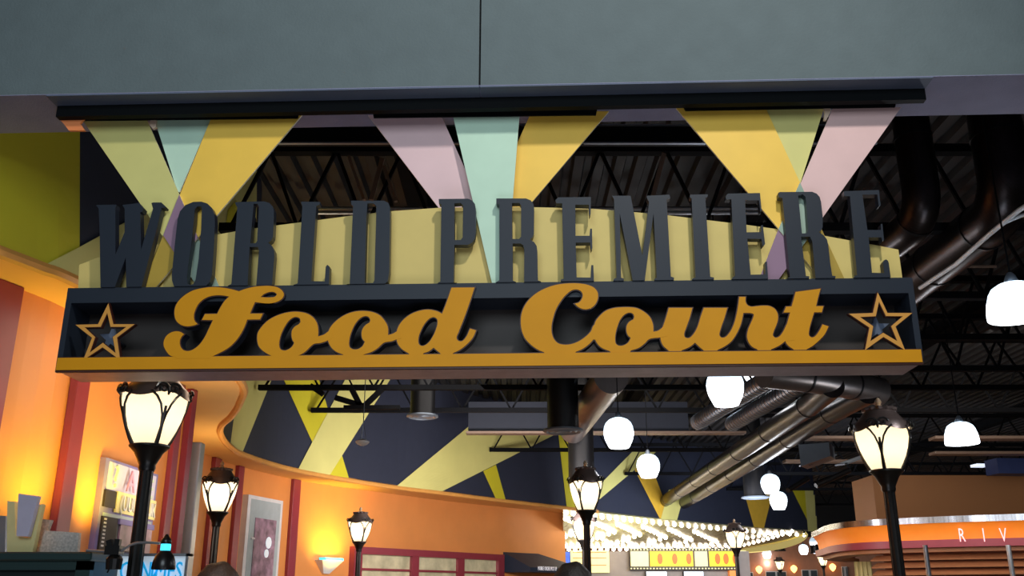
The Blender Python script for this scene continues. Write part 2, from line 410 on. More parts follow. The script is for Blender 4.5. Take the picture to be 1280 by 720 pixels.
# --- stars
stars = [((60,370,8), [(602,75),(652,282),(865,282),(688,415),(720,640),(545,512),(352,640),(440,418),(275,288),(500,282)], [(592,165),(625,308),(785,308),(648,410),(676,572),(548,468),(415,568),(470,410),(365,312),(525,308)]),
         ((1020,350,8), [(617,125),(715,330),(962,330),(795,465),(890,700),(675,568),(492,700),(535,475),(330,338),(570,330)], [(630,215),(700,360),(870,362),(752,462),(814,612),(672,528),(545,612),(572,462),(440,370),(598,362)])]
for cr, o_, h_ in stars:
    f = cropper(*cr, -.002); L2 = [f(o_), f(h_)]
    bm = nb(); plate(bm, [grow(L2[0], .004), grow(L2[1], -.004)], -.006, .03, 0, 0)
    st = obj('star', bm, 'gold_edge', sign, label='gold outline star with five points')
    bm = nb(); plate(bm, L2, -.002, .006, 0, 0); obj('star_outline', bm, 'gold_star', st)
    cx = sum(p[0] for p in L2[1]) / 10; cz = sum(p[1] for p in L2[1]) / 10
    bm = nb(); plate(bm, [[(cx + (u - cx) * .62, cz + (z - cz) * .62) for u, z in L2[1]]], -.10, .02, 0, 0)
    obj('star_reflection', bm, 'shadow_reflection', st)  # the star's reflection in the recess, made as a small slate plate
    bm = nb(); tube(bm, [W(cx, cz, -.12), W(cx, cz, DB + .03)], .012, 8); obj('added_standoff', bm, 'navy_side', st)

# --- block letters
k1=(110,240,6); k2=(230,240,6); k3=(350,240,6); k4=(530,240,6); k5=(660,240,6); k6=(740,235,6); k7=(860,235,6); k8=(980,230,6)
block = [
 ('W', k1, [[(60,97),(212,95),(205,125),(206,470),(275,300),(275,125),(258,97),(385,82),(418,122),(405,150),(392,152),(398,432),(487,125),(475,82),(490,78),(550,78),(582,108),(575,118),(552,118),(520,255),(400,722),(285,722),(283,490),(200,722),(92,722),(88,330),(80,125)]]),
 ('O', k1, [[(672,200),(690,145),(730,98),(790,74),(850,72),(895,86),(930,120),(948,165),(952,230),(945,400),(930,620),(912,675),(885,705),(860,722),(670,722),(645,700),(630,665),(628,620),(638,520),(650,400)],
            [(800,130),(820,108),(850,108),(853,140),(848,280),(830,500),(806,660),(790,690),(765,698),(745,685),(742,640),(750,560),(780,350),(795,200)]]),
 ('R', k2, [[(383,76),(600,70),(640,82),(665,108),(674,140),(674,200),(668,335),(655,362),(632,380),(660,405),(676,440),(678,480),(660,700),(668,722),(540,722),(562,440),(555,412),(492,412),(475,722),(325,722),(330,697),(355,690),(400,115),(388,95)],
            [(522,88),(550,88),(562,112),(548,368),(538,384),(497,384)]]),
 ('L', k3, [[(158,72),(300,75),(298,95),(272,105),(235,668),(335,670),(343,560),(355,545),(372,560),(365,722),(97,722),(103,690),(133,685),(168,105),(160,90)]]),
 ('D', k3, [[(532,65),(780,65),(812,82),(825,112),(826,200),(820,600),(808,670),(785,722),(497,722),(500,688),(523,685),(548,105),(535,95)],
            [(655,85),(700,85),(722,105),(722,150),(708,660),(698,682),(635,682),(648,200)]]),
 ('P', k4, [[(110,52),(330,50),(362,64),(382,90),(388,125),(388,300),(380,350),(362,380),(330,396),(228,396),(222,672),(245,674),(245,694),(102,694),(104,674),(122,672),(130,92),(112,85)],
            [(228,85),(275,82),(293,100),(290,340),(275,360),(228,360)]]),
 ('R', k4, [[(542,48),(765,48),(800,62),(820,88),(826,120),(824,310),(815,338),(795,355),(828,378),(845,405),(850,440),(854,662),(877,664),(877,692),(750,692),(752,430),(745,400),(725,386),(665,386),(665,664),(690,668),(690,692),(538,692),(542,668),(565,662),(565,92),(542,85)],
            [(660,82),(715,82),(728,100),(728,335),(712,352),(662,352)]]),
 ('E', k5, [[(205,62),(225,40),(472,38),(470,165),(460,180),(456,95),(355,95),(357,328),(462,328),(466,275),(480,275),(483,420),(472,435),(465,378),(358,380),(365,640),(470,642),(475,548),(490,548),(495,672),(245,672),(247,655),(268,652),(256,85),(212,85)]]),
 ('M', k6, [[(150,58),(290,58),(378,508),(428,105),(412,75),(412,58),(580,50),(587,75),(560,85),(592,665),(615,672),(615,695),(468,695),(470,680),(485,672),(462,190),(396,695),(305,695),(208,190),(218,672),(240,680),(240,695),(160,695),(165,680),(185,672),(165,85)]]),
 ('I', k6, [[(735,50),(870,47),(866,68),(850,74),(887,665),(915,672),(915,692),(750,692),(755,678),(776,672),(747,78),(735,70)]]),
 ('E', k7, [[(282,60),(300,42),(540,37),(552,165),(545,185),(532,92),(428,92),(440,332),(548,330),(548,280),(562,280),(578,420),(560,438),(550,382),(445,380),(470,650),(580,648),(578,555),(592,550),(602,690),(330,692),(335,670),(352,660),(325,85),(285,85)]]),
 ('R', k8, [[(-42,65),(-30,60),(210,58),(245,72),(268,98),(278,135),(290,240),(290,320),(282,345),(262,362),(298,385),(322,415),(332,455),(348,600),(362,688),(387,690),(387,716),(238,716),(232,660),(212,430),(195,395),(128,395),(165,690),(190,692),(190,716),(22,716),(25,700),(45,695),(-12,105),(-40,98)],
            [(106,85),(140,78),(160,95),(166,130),(180,335),(174,368),(135,372)]]),
 ('E', k8, [[(448,54),(712,45),(725,158),(712,170),(700,78),(588,80),(626,345),(728,345),(726,300),(738,298),(750,420),(738,432),(730,400),(635,400),(660,665),(752,668),(742,590),(750,572),(765,565),(780,575),(786,592),(802,712),(526,714),(530,690),(548,682),(495,92),(452,90)]]),
]
DL = -.02
for ch, cr, loops in block:
    f = cropper(*cr, DL); L2 = [f(L) for L in loops]
    L2 = [[(u, max(z, ZT - .004)) for u, z in L] for L in L2]
    # the feet stand on the box
    zmin = min(z for u, z in L2[0])
    L2 = [[(u, (ZT if z < zmin + .03 and i == 0 and z < ZT + .025 and k_ % 1 == 0 and abs(z - zmin) < .012 else z)) for k_, (u, z) in enumerate(L)] for i, L in enumerate(L2)]
    bm = nb(); plate(bm, L2, DL, .055, 0, 1)
    lo = obj('block_letter', bm, ['navy', 'navy_side'], sign, label='navy block letter ' + ch + ' standing on the box')
# --- arch board and its posts
arch = [(99,331),(122,322),(145,316),(200,305),(267,294),(313,286),(375,278),(440,269.5),(488,264),(550,259.7),(620,258),(690,259.5),(741,261),(791,265),(834,269),(883,275),(933,281),(1032,295),(1087,305),(1123,312),(1130,362),(97,372)]
DA = -.125
L2 = px_loop(arch, DA); L2 = [(u, z) for u, z in L2]
bm = nb(); plate(bm, [L2], DA, .02, 0, 1); obj('arch_board', bm, ['cream', 'panel_edge'], sign, label='cream arched board behind the block letters')
# ============================================================ bulkhead with soffit, header
ZS = S(-200, 113, 0).z
dF = .185
Z_SOF = at_t(0, 0, 0).z
def find_soffit():
    # the soffit's height so that its front edge lies dF before the sign's plane at (640,106)
    return S(640, 106.5, dF).z
Z_SOF = find_soffit(); print('soffit z', Z_SOF, S(0, 113, dF).z, S(1280, 96, dF).z, 'back', at_z(0, 165, Z_SOF), at_z(1280, 143, Z_SOF))
dBk = (at_z(640, 154.5, Z_SOF) - PL).dot(N); print('back d', dBk)
b = nb(); seam = sc(S(600, 60, dF))[0]
ubox(b, -6, seam - .006, Z_SOF + .004, Z_SOF + 3.2, dF, dF - .1, 0)
ubox(b, seam + .006, SL + 6, Z_SOF + .004, Z_SOF + 3.2, dF, dF - .1, 0)
ubox(b, seam - .006, seam + .006, Z_SOF + .01, Z_SOF + 3.2, dF - .012, dF - .1, 1)
ubox(b, -6, SL + 6, Z_SOF, Z_SOF + .004, dF, dBk, 2)
ubox(b, -6, SL + 6, Z_SOF + .004, Z_SOF + 3.2, dBk + .06, dBk, 2)
struct('wall_front', b, ['bulkhead', 'header_black', 'soffit_paint'])
hu0 = sc(at_z(70, 136, Z_SOF - .04))[0]; 
dH = (at_z(640, 119.5, Z_SOF) - PL).dot(N)
zH = S(640, 134.5, dH).z
hu0 = sc(S(71, 137, dH))[0]; hu1 = sc(S(1157, 118, dH))[0]
print('header d', dH, 'z', zH, 'u', hu0, hu1)
b = nb(); ubox(b, hu0, hu1, zH, Z_SOF - .008, dH, dH - .05); obj('header_rail', b, 'header_black', sign)
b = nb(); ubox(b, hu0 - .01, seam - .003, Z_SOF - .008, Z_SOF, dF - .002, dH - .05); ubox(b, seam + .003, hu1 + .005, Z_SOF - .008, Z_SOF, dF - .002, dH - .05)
obj('soffit_shadow', b, 'shadow_reflection', sign)  # shadow on the soffit before the header, made as a slate plate
# small end clips between the beams
DBm = -.10
def flat(parent, name, L, d, th, mats, label=None):
    bm = nb(); plate(bm, [px_loop(L, d)], d, th, 0, 1 if isinstance(mats, list) else 0)
    return obj(name, bm, mats, parent, label=label)
zt = Z_SOF - .0
flat(sign, 'end_clip', [(70,145),(107,145),(100,154),(106,163),(86,163),(79,154)], dH - .052, .02, 'orange_clip', 'orange chevron shaped clip')
flat(sign, 'end_clip', [(187,144),(195,144),(195,158),(191,161),(186,155),(188,150)], DBm + .03, .02, 'beige_clip', 'beige clip')
flat(sign, 'end_clip', [(1028,129),(1034,129),(1039,138),(1033,150),(1030,150),(1031,140)], DBm + .03, .02, 'beige_clip', 'beige clip')
# ============================================================ beams (each a flat board hanging from the header)
def beam(L, d, m, label):
    P = px_loop(L, d); top = max(z for u, z in P); P = [(u, z) for u, z in P]
    bm = nb(); plate(bm, [P], d, .014, 0, 1)
    return obj('beam_board', bm, [m, 'panel_edge'], sign, label=label)
def lerp(a, b, y):  # point on line a-b at height y
    t = (y - a[1]) / (b[1] - a[1]); return (a[0] + (b[0] - a[0]) * t, y)
def hang(P1, P2, Q1, Q2, y0, y1): # left line P, right line Q
    return [lerp(P1, P2, y0), lerp(Q1, Q2, y0), lerp(Q1, Q2, y1), lerp(P1, P2, y1)]
for L_ in ([(101, 140), (373, 137), (372, 147.5), (103, 150.5)], [(465, 136), (747, 133), (745, 143.5), (467, 147)], [(853, 131), (1121, 124), (1119, 133.5), (857, 138)]):
    flat(sign, 'shadow_strip', L_, -.062, .012, 'header_black')  # deep shadow on the beam tops, made as thin black strips
D0, D1, D2 = -.100, -.085, -.070
GL = ((103, 150), (170, 247)); GR = ((188, 160), (224, 243))
YL = ((263, 150), (225, 243)); YR = ((372, 150), (272, 268))
beam(hang(*GL, *GR, 143, 366), D0, 'beam_green', 'pale green beam board at the far left, falling to the right behind the W and O')
beam(hang(*YL, *YR, 143, 366), D1, 'beam_yellow', 'yellow beam board of the left group, falling to the left behind the O')
beam([(191, 143), (266, 143), (224.5, 240), (222, 240)], D0 - .016, 'beam_teal', 'short teal beam board wedged between the pale green and the yellow ones')
beam([(224, 243), (204, 294), (223.7, 325), (247.4, 297)], D2, 'beam_purple', 'small purple kite where the left two beams cross')
PKL = ((473, 161), (547, 258)); PKR = ((559, 161), (600, 253))
beam(hang(*PKL, *PKR, 140, 275), -.16, 'beam_pink', 'pale pink beam board of the middle group, above the P')
beam(hang((568.75, 156), (607.8, 323.4), (648.4, 156), (637, 300), 139, 366), D1, 'beam_teal', 'long mint green beam board running down the middle of the sign')
beam(hang((656, 158), (620, 238), (745, 158), (665.6, 251.6), 139, 275), -.16, 'beam_yellow', 'yellow beam board of the middle group, above the R of the second word')
YL2 = ((857.8, 150), (971.9, 284.4)); YR2 = ((964, 150), (1000, 228))
KL2 = ((1036, 147), (1000, 231)); KR2 = ((1118.75, 145), (1029.7, 270))
beam(hang(*YL2, *YR2, 135, 360), D0, 'beam_yellow', 'wide yellow beam board of the right group, falling to the right')
beam(hang(*KL2, *KR2, 134, 360), D1, 'beam_mauve', 'pale pink beam board at the far right, falling to the left')
beam([(955, 135), (1030, 135), (1000.5, 229), (998, 229)], D0 - .016, 'beam_green', 'short pale green beam board wedged between the right yellow and pink ones')
beam([(1000, 228), (973, 286.5), (998, 315), (1023.4, 279)], D2, 'beam_grey', 'small grey green kite where the right two beams cross')

def low(P1, P2, Q1, Q2, p, q, y1, d, m, label): beam([p, q, lerp(Q1, Q2, y1), lerp(P1, P2, y1)], d, m, label)
low(*YL, *YR, (204, 294), (223.7, 325), 366, D1 + .005, 'beam_gold', 'darker gold foot of the left yellow beam')
low(*GL, *GR, (223.7, 325), (247.4, 297), 366, D0 + .004, 'beam_grey', 'grey green foot of the pale green beam')
low(*KL2, *KR2, (973, 286.5), (998, 315), 362, D1 + .005, 'beam_purple', 'purple foot of the far right pink beam')
low(*YL2, *YR2, (998, 315), (1023.4, 279), 362, D0 + .004, 'beam_gold', 'darker gold foot of the right yellow beam')
# ============================================================ the hall: plan curves
ZC = 4.0            # underside of the wall's overhang
ZR = 6.6            # roof deck
def cr_open(pts, step=6):
    pts = [Vector(p) for p in pts]; out = []
    for i in range(len(pts) - 1):
        p0 = pts[max(i - 1, 0)]; p1 = pts[i]; p2 = pts[i + 1]; p3 = pts[min(i + 2, len(pts) - 1)]
        for k in range(step):
            t = k / step
            out.append(0.5 * ((2 * p1) + (p2 - p0) * t + (2 * p0 - 5 * p1 + 4 * p2 - p3) * t * t + (3 * p1 - p0 - 3 * p2 + p3) * t ** 3))
    out.append(pts[-1]); return out
def xy(px, py, z): p = at_z(px, py, z); return Vector((p.x, p.y))
outer_px = [(0, 315), (50, 334), (99, 354)]
OC = [xy(x, y, ZC) for x, y in outer_px]
OC = [OC[0] + (OC[0] - OC[1]) * 1.0] + OC
OC += [Vector((-3.1, 8.9)), xy(302, 478, ZC), xy(300, 503, ZC), xy(289, 520, ZC), xy(278, 530, ZC), xy(275, 540, ZC), xy(279.6, 550, ZC), xy(288.6, 559, ZC), xy(301, 567, ZC), xy(335, 579, ZC), xy(371.6, 588.5, ZC), xy(436.6, 600.5, ZC), xy(495, 609.5, ZC), xy(548.8, 616, ZC), xy(632, 626.5, ZC), xy(707, 635, ZC), xy(760, 641, ZC), xy(845, 651, ZC), xy(942, 659, ZC), xy(1023, 665, ZC)]
OCs = cr_open([(p.x, p.y) for p in OC], 5)
IN_near = [xy(-90, 318, ZC), xy(0, 352, ZC), xy(83, 386, ZC), xy(150, 430, ZC), xy(205, 471, ZC), xy(243.5, 490, ZC)]
IN_far = [xy(247, 563, ZC), xy(265, 571, ZC), xy(296, 582, ZC), xy(366, 599, ZC), xy(420, 608, ZC), xy(480, 616, ZC), xy(560, 626.5, ZC), xy(640, 635, ZC), xy(706, 641.5, ZC)]
INn = cr_open([(p.x, p.y) for p in IN_near], 4)
INf = cr_open([(p.x, p.y) for p in IN_far], 4)
jog = [Vector((INn[-1].x - 1.9, INn[-1].y + .1)), Vector((INf[0].x - .5, INf[0].y - .4))]
IN = INn + jog + INf
for nm, L in (('OC', OC), ('INn', IN_near), ('INf', IN_far)): print(nm, [(round(p.x, 2), round(p.y, 2)) for p in L])

def hit(px, py, plan, off=0.0, last=False):
    r = ray(px, py); best = None
    for a, b in zip(plan, plan[1:]):
        d = Vector(b) - Vector(a)
        den = r.x * d.y - r.y * d.x
        if abs(den) < 1e-12: continue
        t = (a[0] * d.y - a[1] * d.x) / den
        s = (r.y * a[0] - r.x * a[1]) / -den if False else ((a[0] * r.y - a[1] * r.x) / den)
        if -1e-4 <= s <= 1 + 1e-4 and t > 0.5:
            if best is None or (t > best if last else t < best): best = t
    if best is None: return None
    return CAM + r * (best - off)
def wall_strip(bm, plan, z0, z1, th=0.12, mi=0):
    """a vertical wall following the plan, thickness away from the camera side (left of travel)"""
    n = len(plan); L = []
    for i in range(n):
        a = plan[max(i - 1, 0)]; b = plan[min(i + 1, n - 1)]; d = (Vector(b) - Vector(a)).normalized()
        L.append(Vector(plan[i]) + Vector((-d.y, d.x)) * th)
    def V(p, z): return bm.verts.new((p[0], p[1], z))
    A0 = [V(p, z0) for p in plan]; A1 = [V(p, z1) for p in plan]; B0 = [V(p, z0) for p in L]; B1 = [V(p, z1) for p in L]
    for i in range(n - 1):
        for q in ((A0[i], A0[i+1], A1[i+1], A1[i]), (B0[i], B0[i+1], B1[i+1], B1[i]), (A1[i], A1[i+1], B1[i+1], B1[i]), (A0[i], A0[i+1], B0[i+1], B0[i])):
            bm.faces.new(q).material_index = mi
    for i in (0, -1): bm.faces.new((A0[i], A1[i], B1[i], B0[i])).material_index = mi

# mural wall
FILM = []
def film(bm, quad, plan, mi, nx=10, ny=10, off=.02, last=False):
    (x0, y0), (x1, y1), (x2, y2), (x3, y3) = quad; g = []
    for j in range(ny + 1):
        row = []
        for i in range(nx + 1):
            a = i / nx; c = j / ny
            X = (x0 * (1 - a) + x1 * a) * (1 - c) + (x3 * (1 - a) + x2 * a) * c
            Y = (y0 * (1 - a) + y1 * a) * (1 - c) + (y3 * (1 - a) + y2 * a) * c
            p = hit(X, Y, plan, off, last)
            row.append(bm.verts.new(p) if p else None)
        g.append(row)
    for j in range(ny):
        for i in range(nx):
            q = (g[j][i], g[j][i+1], g[j+1][i+1], g[j+1][i])
            if None in q: continue
            ps = [v.co for v in q]
            if max((a_ - b_).length for a_ in ps for b_ in ps) > 3.5: continue
            bm.faces.new(q).material_index = mi
    for v in [v for v in bm.verts if not v.link_faces]: bm.verts.remove(v)
b = nb()
wall_strip(b, OCs, ZC + .03, ZR + .3, .12, 0)
kn = min(range(len(OCs)), key=lambda i: (Vector(OCs[i]) - OC[10]).length)
FARP = OCs[kn:]
def fe(quad, mi, near_=False, off=.02, nx=10, ny=8):
    if near_: film(b, quad, OCs, mi, nx, ny, off)
    else: film(b, quad, FARP, mi, nx, ny, off)
# near wall: yellow field, pale beams
fe([(-60, 120), (100, 120), (99.5, 353.5), (-60, 292)], 1, True, nx=6)
fe([(50, 334.2), (99, 309), (99, 354), (50, 334.3)], 2, True, off=.03, nx=8)
fe([(99, 309), (156, 278), (156, 372), (99, 354)], 2, True, off=.03, nx=4)
fe([(156, 278), (321, 192), (321, 470), (156, 372)], 2, True, off=.03, nx=16)
fe([(285, 262), (296, 250), (296, 300), (280, 300)], 1, True, off=.045, nx=3)
# far wall
fe([(300, 466), (343, 466), (302.5, 567), (287.5, 558.5)], 2)
fe([(349, 462), (395, 462), (437, 600.5), (410, 595.7)], 1)
fe([(371.6, 588.4), (411, 595.8), (500, 455), (440, 458)], 2, off=.035)
fe([(493.8, 609.3), (549, 616), (720, 530), (592, 528)], 2)
fe([(604, 589), (620, 581), (632.5, 626.4), (620.5, 625)], 1)
fe([(697, 535), (711.5, 535), (722, 636.5), (708.5, 635)], 1)
fe([(724, 632), (740, 632), (826, 560), (795, 560)], 2)
fe([(792, 585), (815, 585), (840, 650.5), (825, 648.8)], 3)
fe([(836, 612), (857, 612), (846, 651), (826, 648.8)], 2, off=.04)
fe([(930, 615), (966, 615), (955, 660), (942.5, 659)], 3)
fe([(990, 612), (1008, 612), (1018, 664), (1010, 652)], 1)
fe([(1006, 612), (1021, 612), (1022.8, 664.8), (1010, 664)], 2, off=.04)
struct('wall_left_upper', b, ['mural_navy', 'mural_yellow', 'mural_pale', 'mural_gold'])

# orange wall below, and the overhang's underside
b = nb(); wall_strip(b, IN, 0, ZC + .02, .15); 
struct('wall_left', b, 'orange_wall')
b = nb()
o_l = [Vector(p) for p in OCs]
# overhang: outer line up to where the inner wall ends
kend = min(range(len(o_l)), key=lambda i: (o_l[i] - Vector(IN[-1])).length)
outer = o_l[:kend + 1]; 
outer[-1] = o_l[kend]
loop = [tuple(p) for p in outer] + [tuple(p) for p in reversed(IN)]
slab(b, [loop], lambda p, k: Vector((p[0], p[1], ZC + k)), .06, 0, 1)
struct('trim_overhang', b, ['orange_soffit', 'lip'])
# thin lip along the overhang's edge
b = nb()
lip = [Vector((p.x, p.y, ZC + .0)) for p in outer]
tube(b, lip, .05, 8); struct('trim_lip', b, 'lip', smooth=True)

# floor, roof deck, back walls
b = nb(); box(b, (5, 24, -.05), (44, 56, .1)); struct('floor', b, 'floor')
b = nb()
x = -9.0; z0 = ZR; vs = []; prof = []
while x < 24: prof += [(x, z0), (x + .11, z0), (x + .14, z0 + .08), (x + .22, z0 + .08), (x + .25, z0)]; x += .25
pr = [];
for p in prof:
    if not pr or abs(p[0] - pr[-1][0]) > 1e-6: pr.append(p)
yA, yB = (W(0, 0, dBk)).y + .05, 50
Va = [b.verts.new((p[0], yA, p[1])) for p in pr]; Vb = [b.verts.new((p[0], yB, p[1])) for p in pr]
for i in range(len(pr) - 1): b.faces.new((Va[i], Va[i+1], Vb[i+1], Vb[i]))
struct('ceiling', b, 'deck')
b = nb(); box(b, (6, 50, 2.25), (40, .2, 4.5)); struct('wall_back', b, 'rear_wall')
b = nb(); box(b, (6, 50.0, 5.7), (40, .3, 2.4)); struct('trim_back', b, 'dark_wall')
b = nb(); box(b, (21.5, 28, 3.4), (.2, 44, 6.8)); struct('wall_right', b, 'dark_wall')

# ============================================================ pilasters on the orange wall
def wall_frame(px, py, plan):
    """point on the wall and the wall's direction there"""
    p = hit(px, py, plan); best = None
    for a, c in zip(plan, plan[1:]):
        a = Vector(a); c = Vector(c); d = c - a; L = d.length
        if L < 1e-6: continue
        t = max(0, min(1, (Vector((p.x, p.y)) - a).dot(d) / L / L)); q = a + d * t
        k = (q - Vector((p.x, p.y))).length
        if best is None or k < best[0]: best = (k, q, d / L)
    return p, best[1], best[2]
def pilaster(xl, xr, py, plan, depth, m='maroon', name='pilaster', z1=None, label='', z0=0.0):
    z1 = z1 or ZC - .003
    a, qa, d = wall_frame(xl, py, plan); c, qc, d2 = wall_frame(xr, py, plan)
    w = (qc - qa).length; mid = (qa + qc) / 2; dd = (qc - qa).normalized() if w > 1e-4 else d
    nrm = Vector((dd.y, -dd.x))
    cen = mid + nrm * (depth / 2 + .002)
    bm = nb(); box(bm, (cen.x, cen.y, (z0 + z1) / 2), (w, depth, z1 - z0), math.atan2(dd.y, dd.x)); bevel(bm, .006, 1)
    return solo(name, bm, m, label, 'pilaster', 'maroon wall pilasters')
pilaster(-40, 12, 420, IN, .07, label='dark maroon pilaster at the left edge of the picture')
pilaster(73, 90, 570, IN, .07, label='maroon pilaster on the orange wall left of the nearest lantern')
pilaster(209, 216.5, 570, INn, .06, label='maroon pilaster behind the nearest lantern, right of the blue framed display')
pilaster(224.5, 231, 570, INn, .08, label='last maroon pilaster before the orange wall turns back')
pilaster(262, 270, 600, INf, .08, label='maroon pilaster behind the left side of the second lantern')
pilaster(293, 300, 600, INf, .08, label='maroon pilaster behind the right side of the second lantern')
pilaster(361, 370, 640, INf, .08, label='maroon pilaster between the silver poster frame and the wall light')
# grey corner post
p = INn[-1]
b = nb(); box(b, (p.x + .07, p.y + .12, 1.70), (.12, .16, 3.40)); bevel(b, .01, 1)
solo('corner_post', b, 'silver', 'silver grey post at the corner where the orange wall turns back', 'post')
# ============================================================ roof structure
def x_left(Y):   # where the mural wall stands at depth Y
    xs = [Vector(a).lerp(Vector(c), (Y - a[1]) / (c[1] - a[1])).x for a, c in zip(OCs, OCs[1:]) if min(a[1], c[1]) <= Y <= max(a[1], c[1]) and abs(c[1] - a[1]) > 1e-6]
    return (max(xs) if xs else -5) + .08
def joist(Y, zb=5.25, zt=6.15, step=.9, x1=20.5, label='', chord=.09):
    x0 = x_left(Y); root = thing('roof_joist', label, 'joist', (0.5 * (x0 + x1), Y, zb), 0, 'open web roof joists')
    for z in (zb, zt):
        bm = nb(); box(bm, ((x0 + x1) / 2, Y, z), (x1 - x0, chord * 1.3, chord)); obj('chord', bm, 'steel_black', root)
    bm = nb(); x = x0 + .1; up = False
    while x + step < x1:
        bar(bm, (x, Y, zt if up else zb), (x + step / 2, Y, zb if up else zt), .035, .035); up = not up; x += step / 2
    obj('web', bm, 'steel_black', root)
names = {9.0: 'first black joist seen between the beam boards', 11.3: 'black joist crossing behind the letter tops', 13.3: 'black joist right of the sign, behind the bell shaped lamp', 15.3: 'black joist just below the sign bottom at the right', 16.8: 'black joist over the hanging microphone', 19.0: 'black joist behind the round ceiling diffuser', 24.5: 'black joist in front of the painted wall', 29.5: 'black joist above the bulb canopy', 34: 'black joist deep in the hall', 40: 'farthest black joist'}
for Y, l in names.items(): joist(Y, label=l + ', open web', step=.7 if Y < 16 else 1.0)
# deck girders along the hall (dark)
for i, X in enumerate((-1.2, 3.1, 8.2, 14.0)):
    y0 = 6.6; y1 = 49 if X > 6 else (21 if X < 0 else 25.0)
    b = nb(); box(b, (X, (y0 + y1) / 2, ZR - .12), (.14, y1 - y0, .2)); box(b, (X, (y0 + y1) / 2, ZR - .24), (.26, y1 - y0, .03)); box(b, (X, (y0 + y1) / 2, ZR - .02), (.26, y1 - y0, .03))
    solo('roof_girder', b, 'steel_black', ['black roof girder running away above the left word', 'black roof girder running away above the right word', 'black roof girder over the twin ducts', 'black roof girder far right'][i], 'girder', 'roof girders')
# large dark duct crossing just behind the sign and light edged rail
p = at_y(640, 180, 7.3)
def cross_tube(px0, px1, py, Y, r, m, name, label, cat='pipe', n=14, group=None):
    a = at_y(px0, py, Y); c = at_y(px1, py, Y); c.z = a.z
    b = nb(); tube(b, [a, (a + c) / 2, c], r, n)
    return solo(name, b, m, label, cat, group, smooth=True)
a = at_y(250, 180, 7.4); c = at_y(1085, 178, 7.4); zc_ = a.z
b = nb(); box(b, ((a.x + c.x) / 2, 7.26, zc_), (c.x - a.x, .06, .16)); 
for xx in (-.9, .6, 2.0): box(b, (xx, 7.22, zc_), (.03, .02, .2))
root = thing('air_duct', 'flat dark air duct crossing behind the beam boards under the roof', 'duct', (0, 7.4, zc_ - .08))
obj('duct_body', b, 'header_black', root)
b = nb(); box(b, ((a.x + c.x) / 2, 7.22, zc_ - .085), (c.x - a.x, .03, .012)); box(b, ((a.x + c.x) / 2, 7.22, zc_ + .085), (c.x - a.x, .03, .012)); obj('flange', b, 'galv', root)
b = nb(); tube(b, [(a.x, 7.6, zc_ + .22), (c.x, 7.6, zc_ + .22)], .07, 12); solo('pipe', b, 'duct_dark', 'dark round pipe lying above the flat duct behind the beam boards', 'pipe', 'overhead pipes', smooth=True)
cross_tube(395, 950, 260.5, 9.6, .022, 'silver', 'pipe', 'upper of two thin bright pipes showing between the M and the E', group='overhead pipes')
cross_tube(395, 950, 266, 9.6, .022, 'silver', 'pipe', 'lower of two thin bright pipes showing between the M and the E', group='overhead pipes')
cross_tube(1130, 1245, 333, 11.0, .02, 'steel_brown', 'pipe', 'thin brown pipe left of the bell shaped lamp', group='overhead pipes')
# brown diagonal braces near the roof
for i, (p0, p1) in enumerate((((436, 196), (455, 250)), ((478, 198), (464, 250)), ((480, 208), (495, 252)), ((830, 192), (815, 250)))):
    b = nb(); bar(b, at_y(*p0, 8.6), at_y(*p1, 8.6), .045, .03)
    solo('brace', b, 'steel_brown', ['left of three brown diagonal braces above the letter D', 'middle brace of three above the letter D, leaning the other way', 'right of three brown diagonal braces above the letter D', 'single brown diagonal brace above the letter I'][i], 'brace', 'diagonal roof braces')
# brown lit beam far back
a = at_y(583, 541.5, 21.6); c = at_y(931, 541, 21.6)
b = nb(); box(b, ((a.x + c.x) / 2, 21.6, a.z), (c.x - a.x, .3, .05))
solo('steel_beam', b, 'steel_brown', 'brown steel beam crossing behind the white bowl lamps', 'beam')
a2 = at_y(586, 503, 21.75); c2 = at_y(858, 503, 21.75); b = nb(); box(b, ((a2.x + c2.x) / 2, 21.75, (a.z + .03 + a2.z) / 2), (c2.x - a2.x, .2, a2.z - a.z - .04)); struct('trim_bulkhead', b, 'bulkhead_navy')
for i, (x0, x1, y, Y, l) in enumerate(((985, 1085, 548, 20.5, 'brown flat beam behind the boxy duct, left of the right lantern'), (1165, 1300, 548, 20.0, 'brown steel beam behind the lower bell shaped lamp'), (1165, 1300, 567, 21.5, 'brown steel beam just over the tan box wall'), (980, 1090, 577, 24, 'brown steel beam left of the right lantern, above the yellow end of the mural'))):
    a = at_y(x0, y, Y); c = at_y(x1, y, Y); b = nb(); box(b, ((a.x + c.x) / 2, Y, a.z), (c.x - a.x, .35, .06)); solo('steel_beam', b, 'steel_brown', l, 'beam', 'brown steel beams')
# ============================================================ ducts
def arc(c, r, a0, a1, u, v, n=8):
    c = Vector(c); u = Vector(u); v = Vector(v)
    return [c + u * (r * math.cos(a0 + (a1 - a0) * k / n)) + v * (r * math.sin(a0 + (a1 - a0) * k / n)) for k in range(n + 1)]
def seams(parent, pts, r, every, m='steel_black', name='joint_ring', w=.03, gr=1.05):
    L = 0; nxt = every * .6
    for a, c in zip(pts, pts[1:]):
        a = Vector(a); c = Vector(c); d = (c - a); 
        while nxt < L + d.length:
            p = a + d.normalized() * (nxt - L); q = p + d.normalized() * w
            bm = nb(); tube(bm, [p, q], r * gr, 20); obj(name, bm, m, parent, smooth=True); nxt += every
        L += d.length
def duct(name, label, pts, r, m='duct', every=1.6, group='round air ducts', ringm='duct_dark', par=None):
    pts = [Vector(p) for p in pts]
    root = par or thing(name, label, 'duct', pts[0], 0, group)
    bm = nb(); tube(bm, pts, r, 24); obj('duct_body', bm, m, root, smooth=True)
    if every: seams(root, pts, r, every, ringm)
    return root
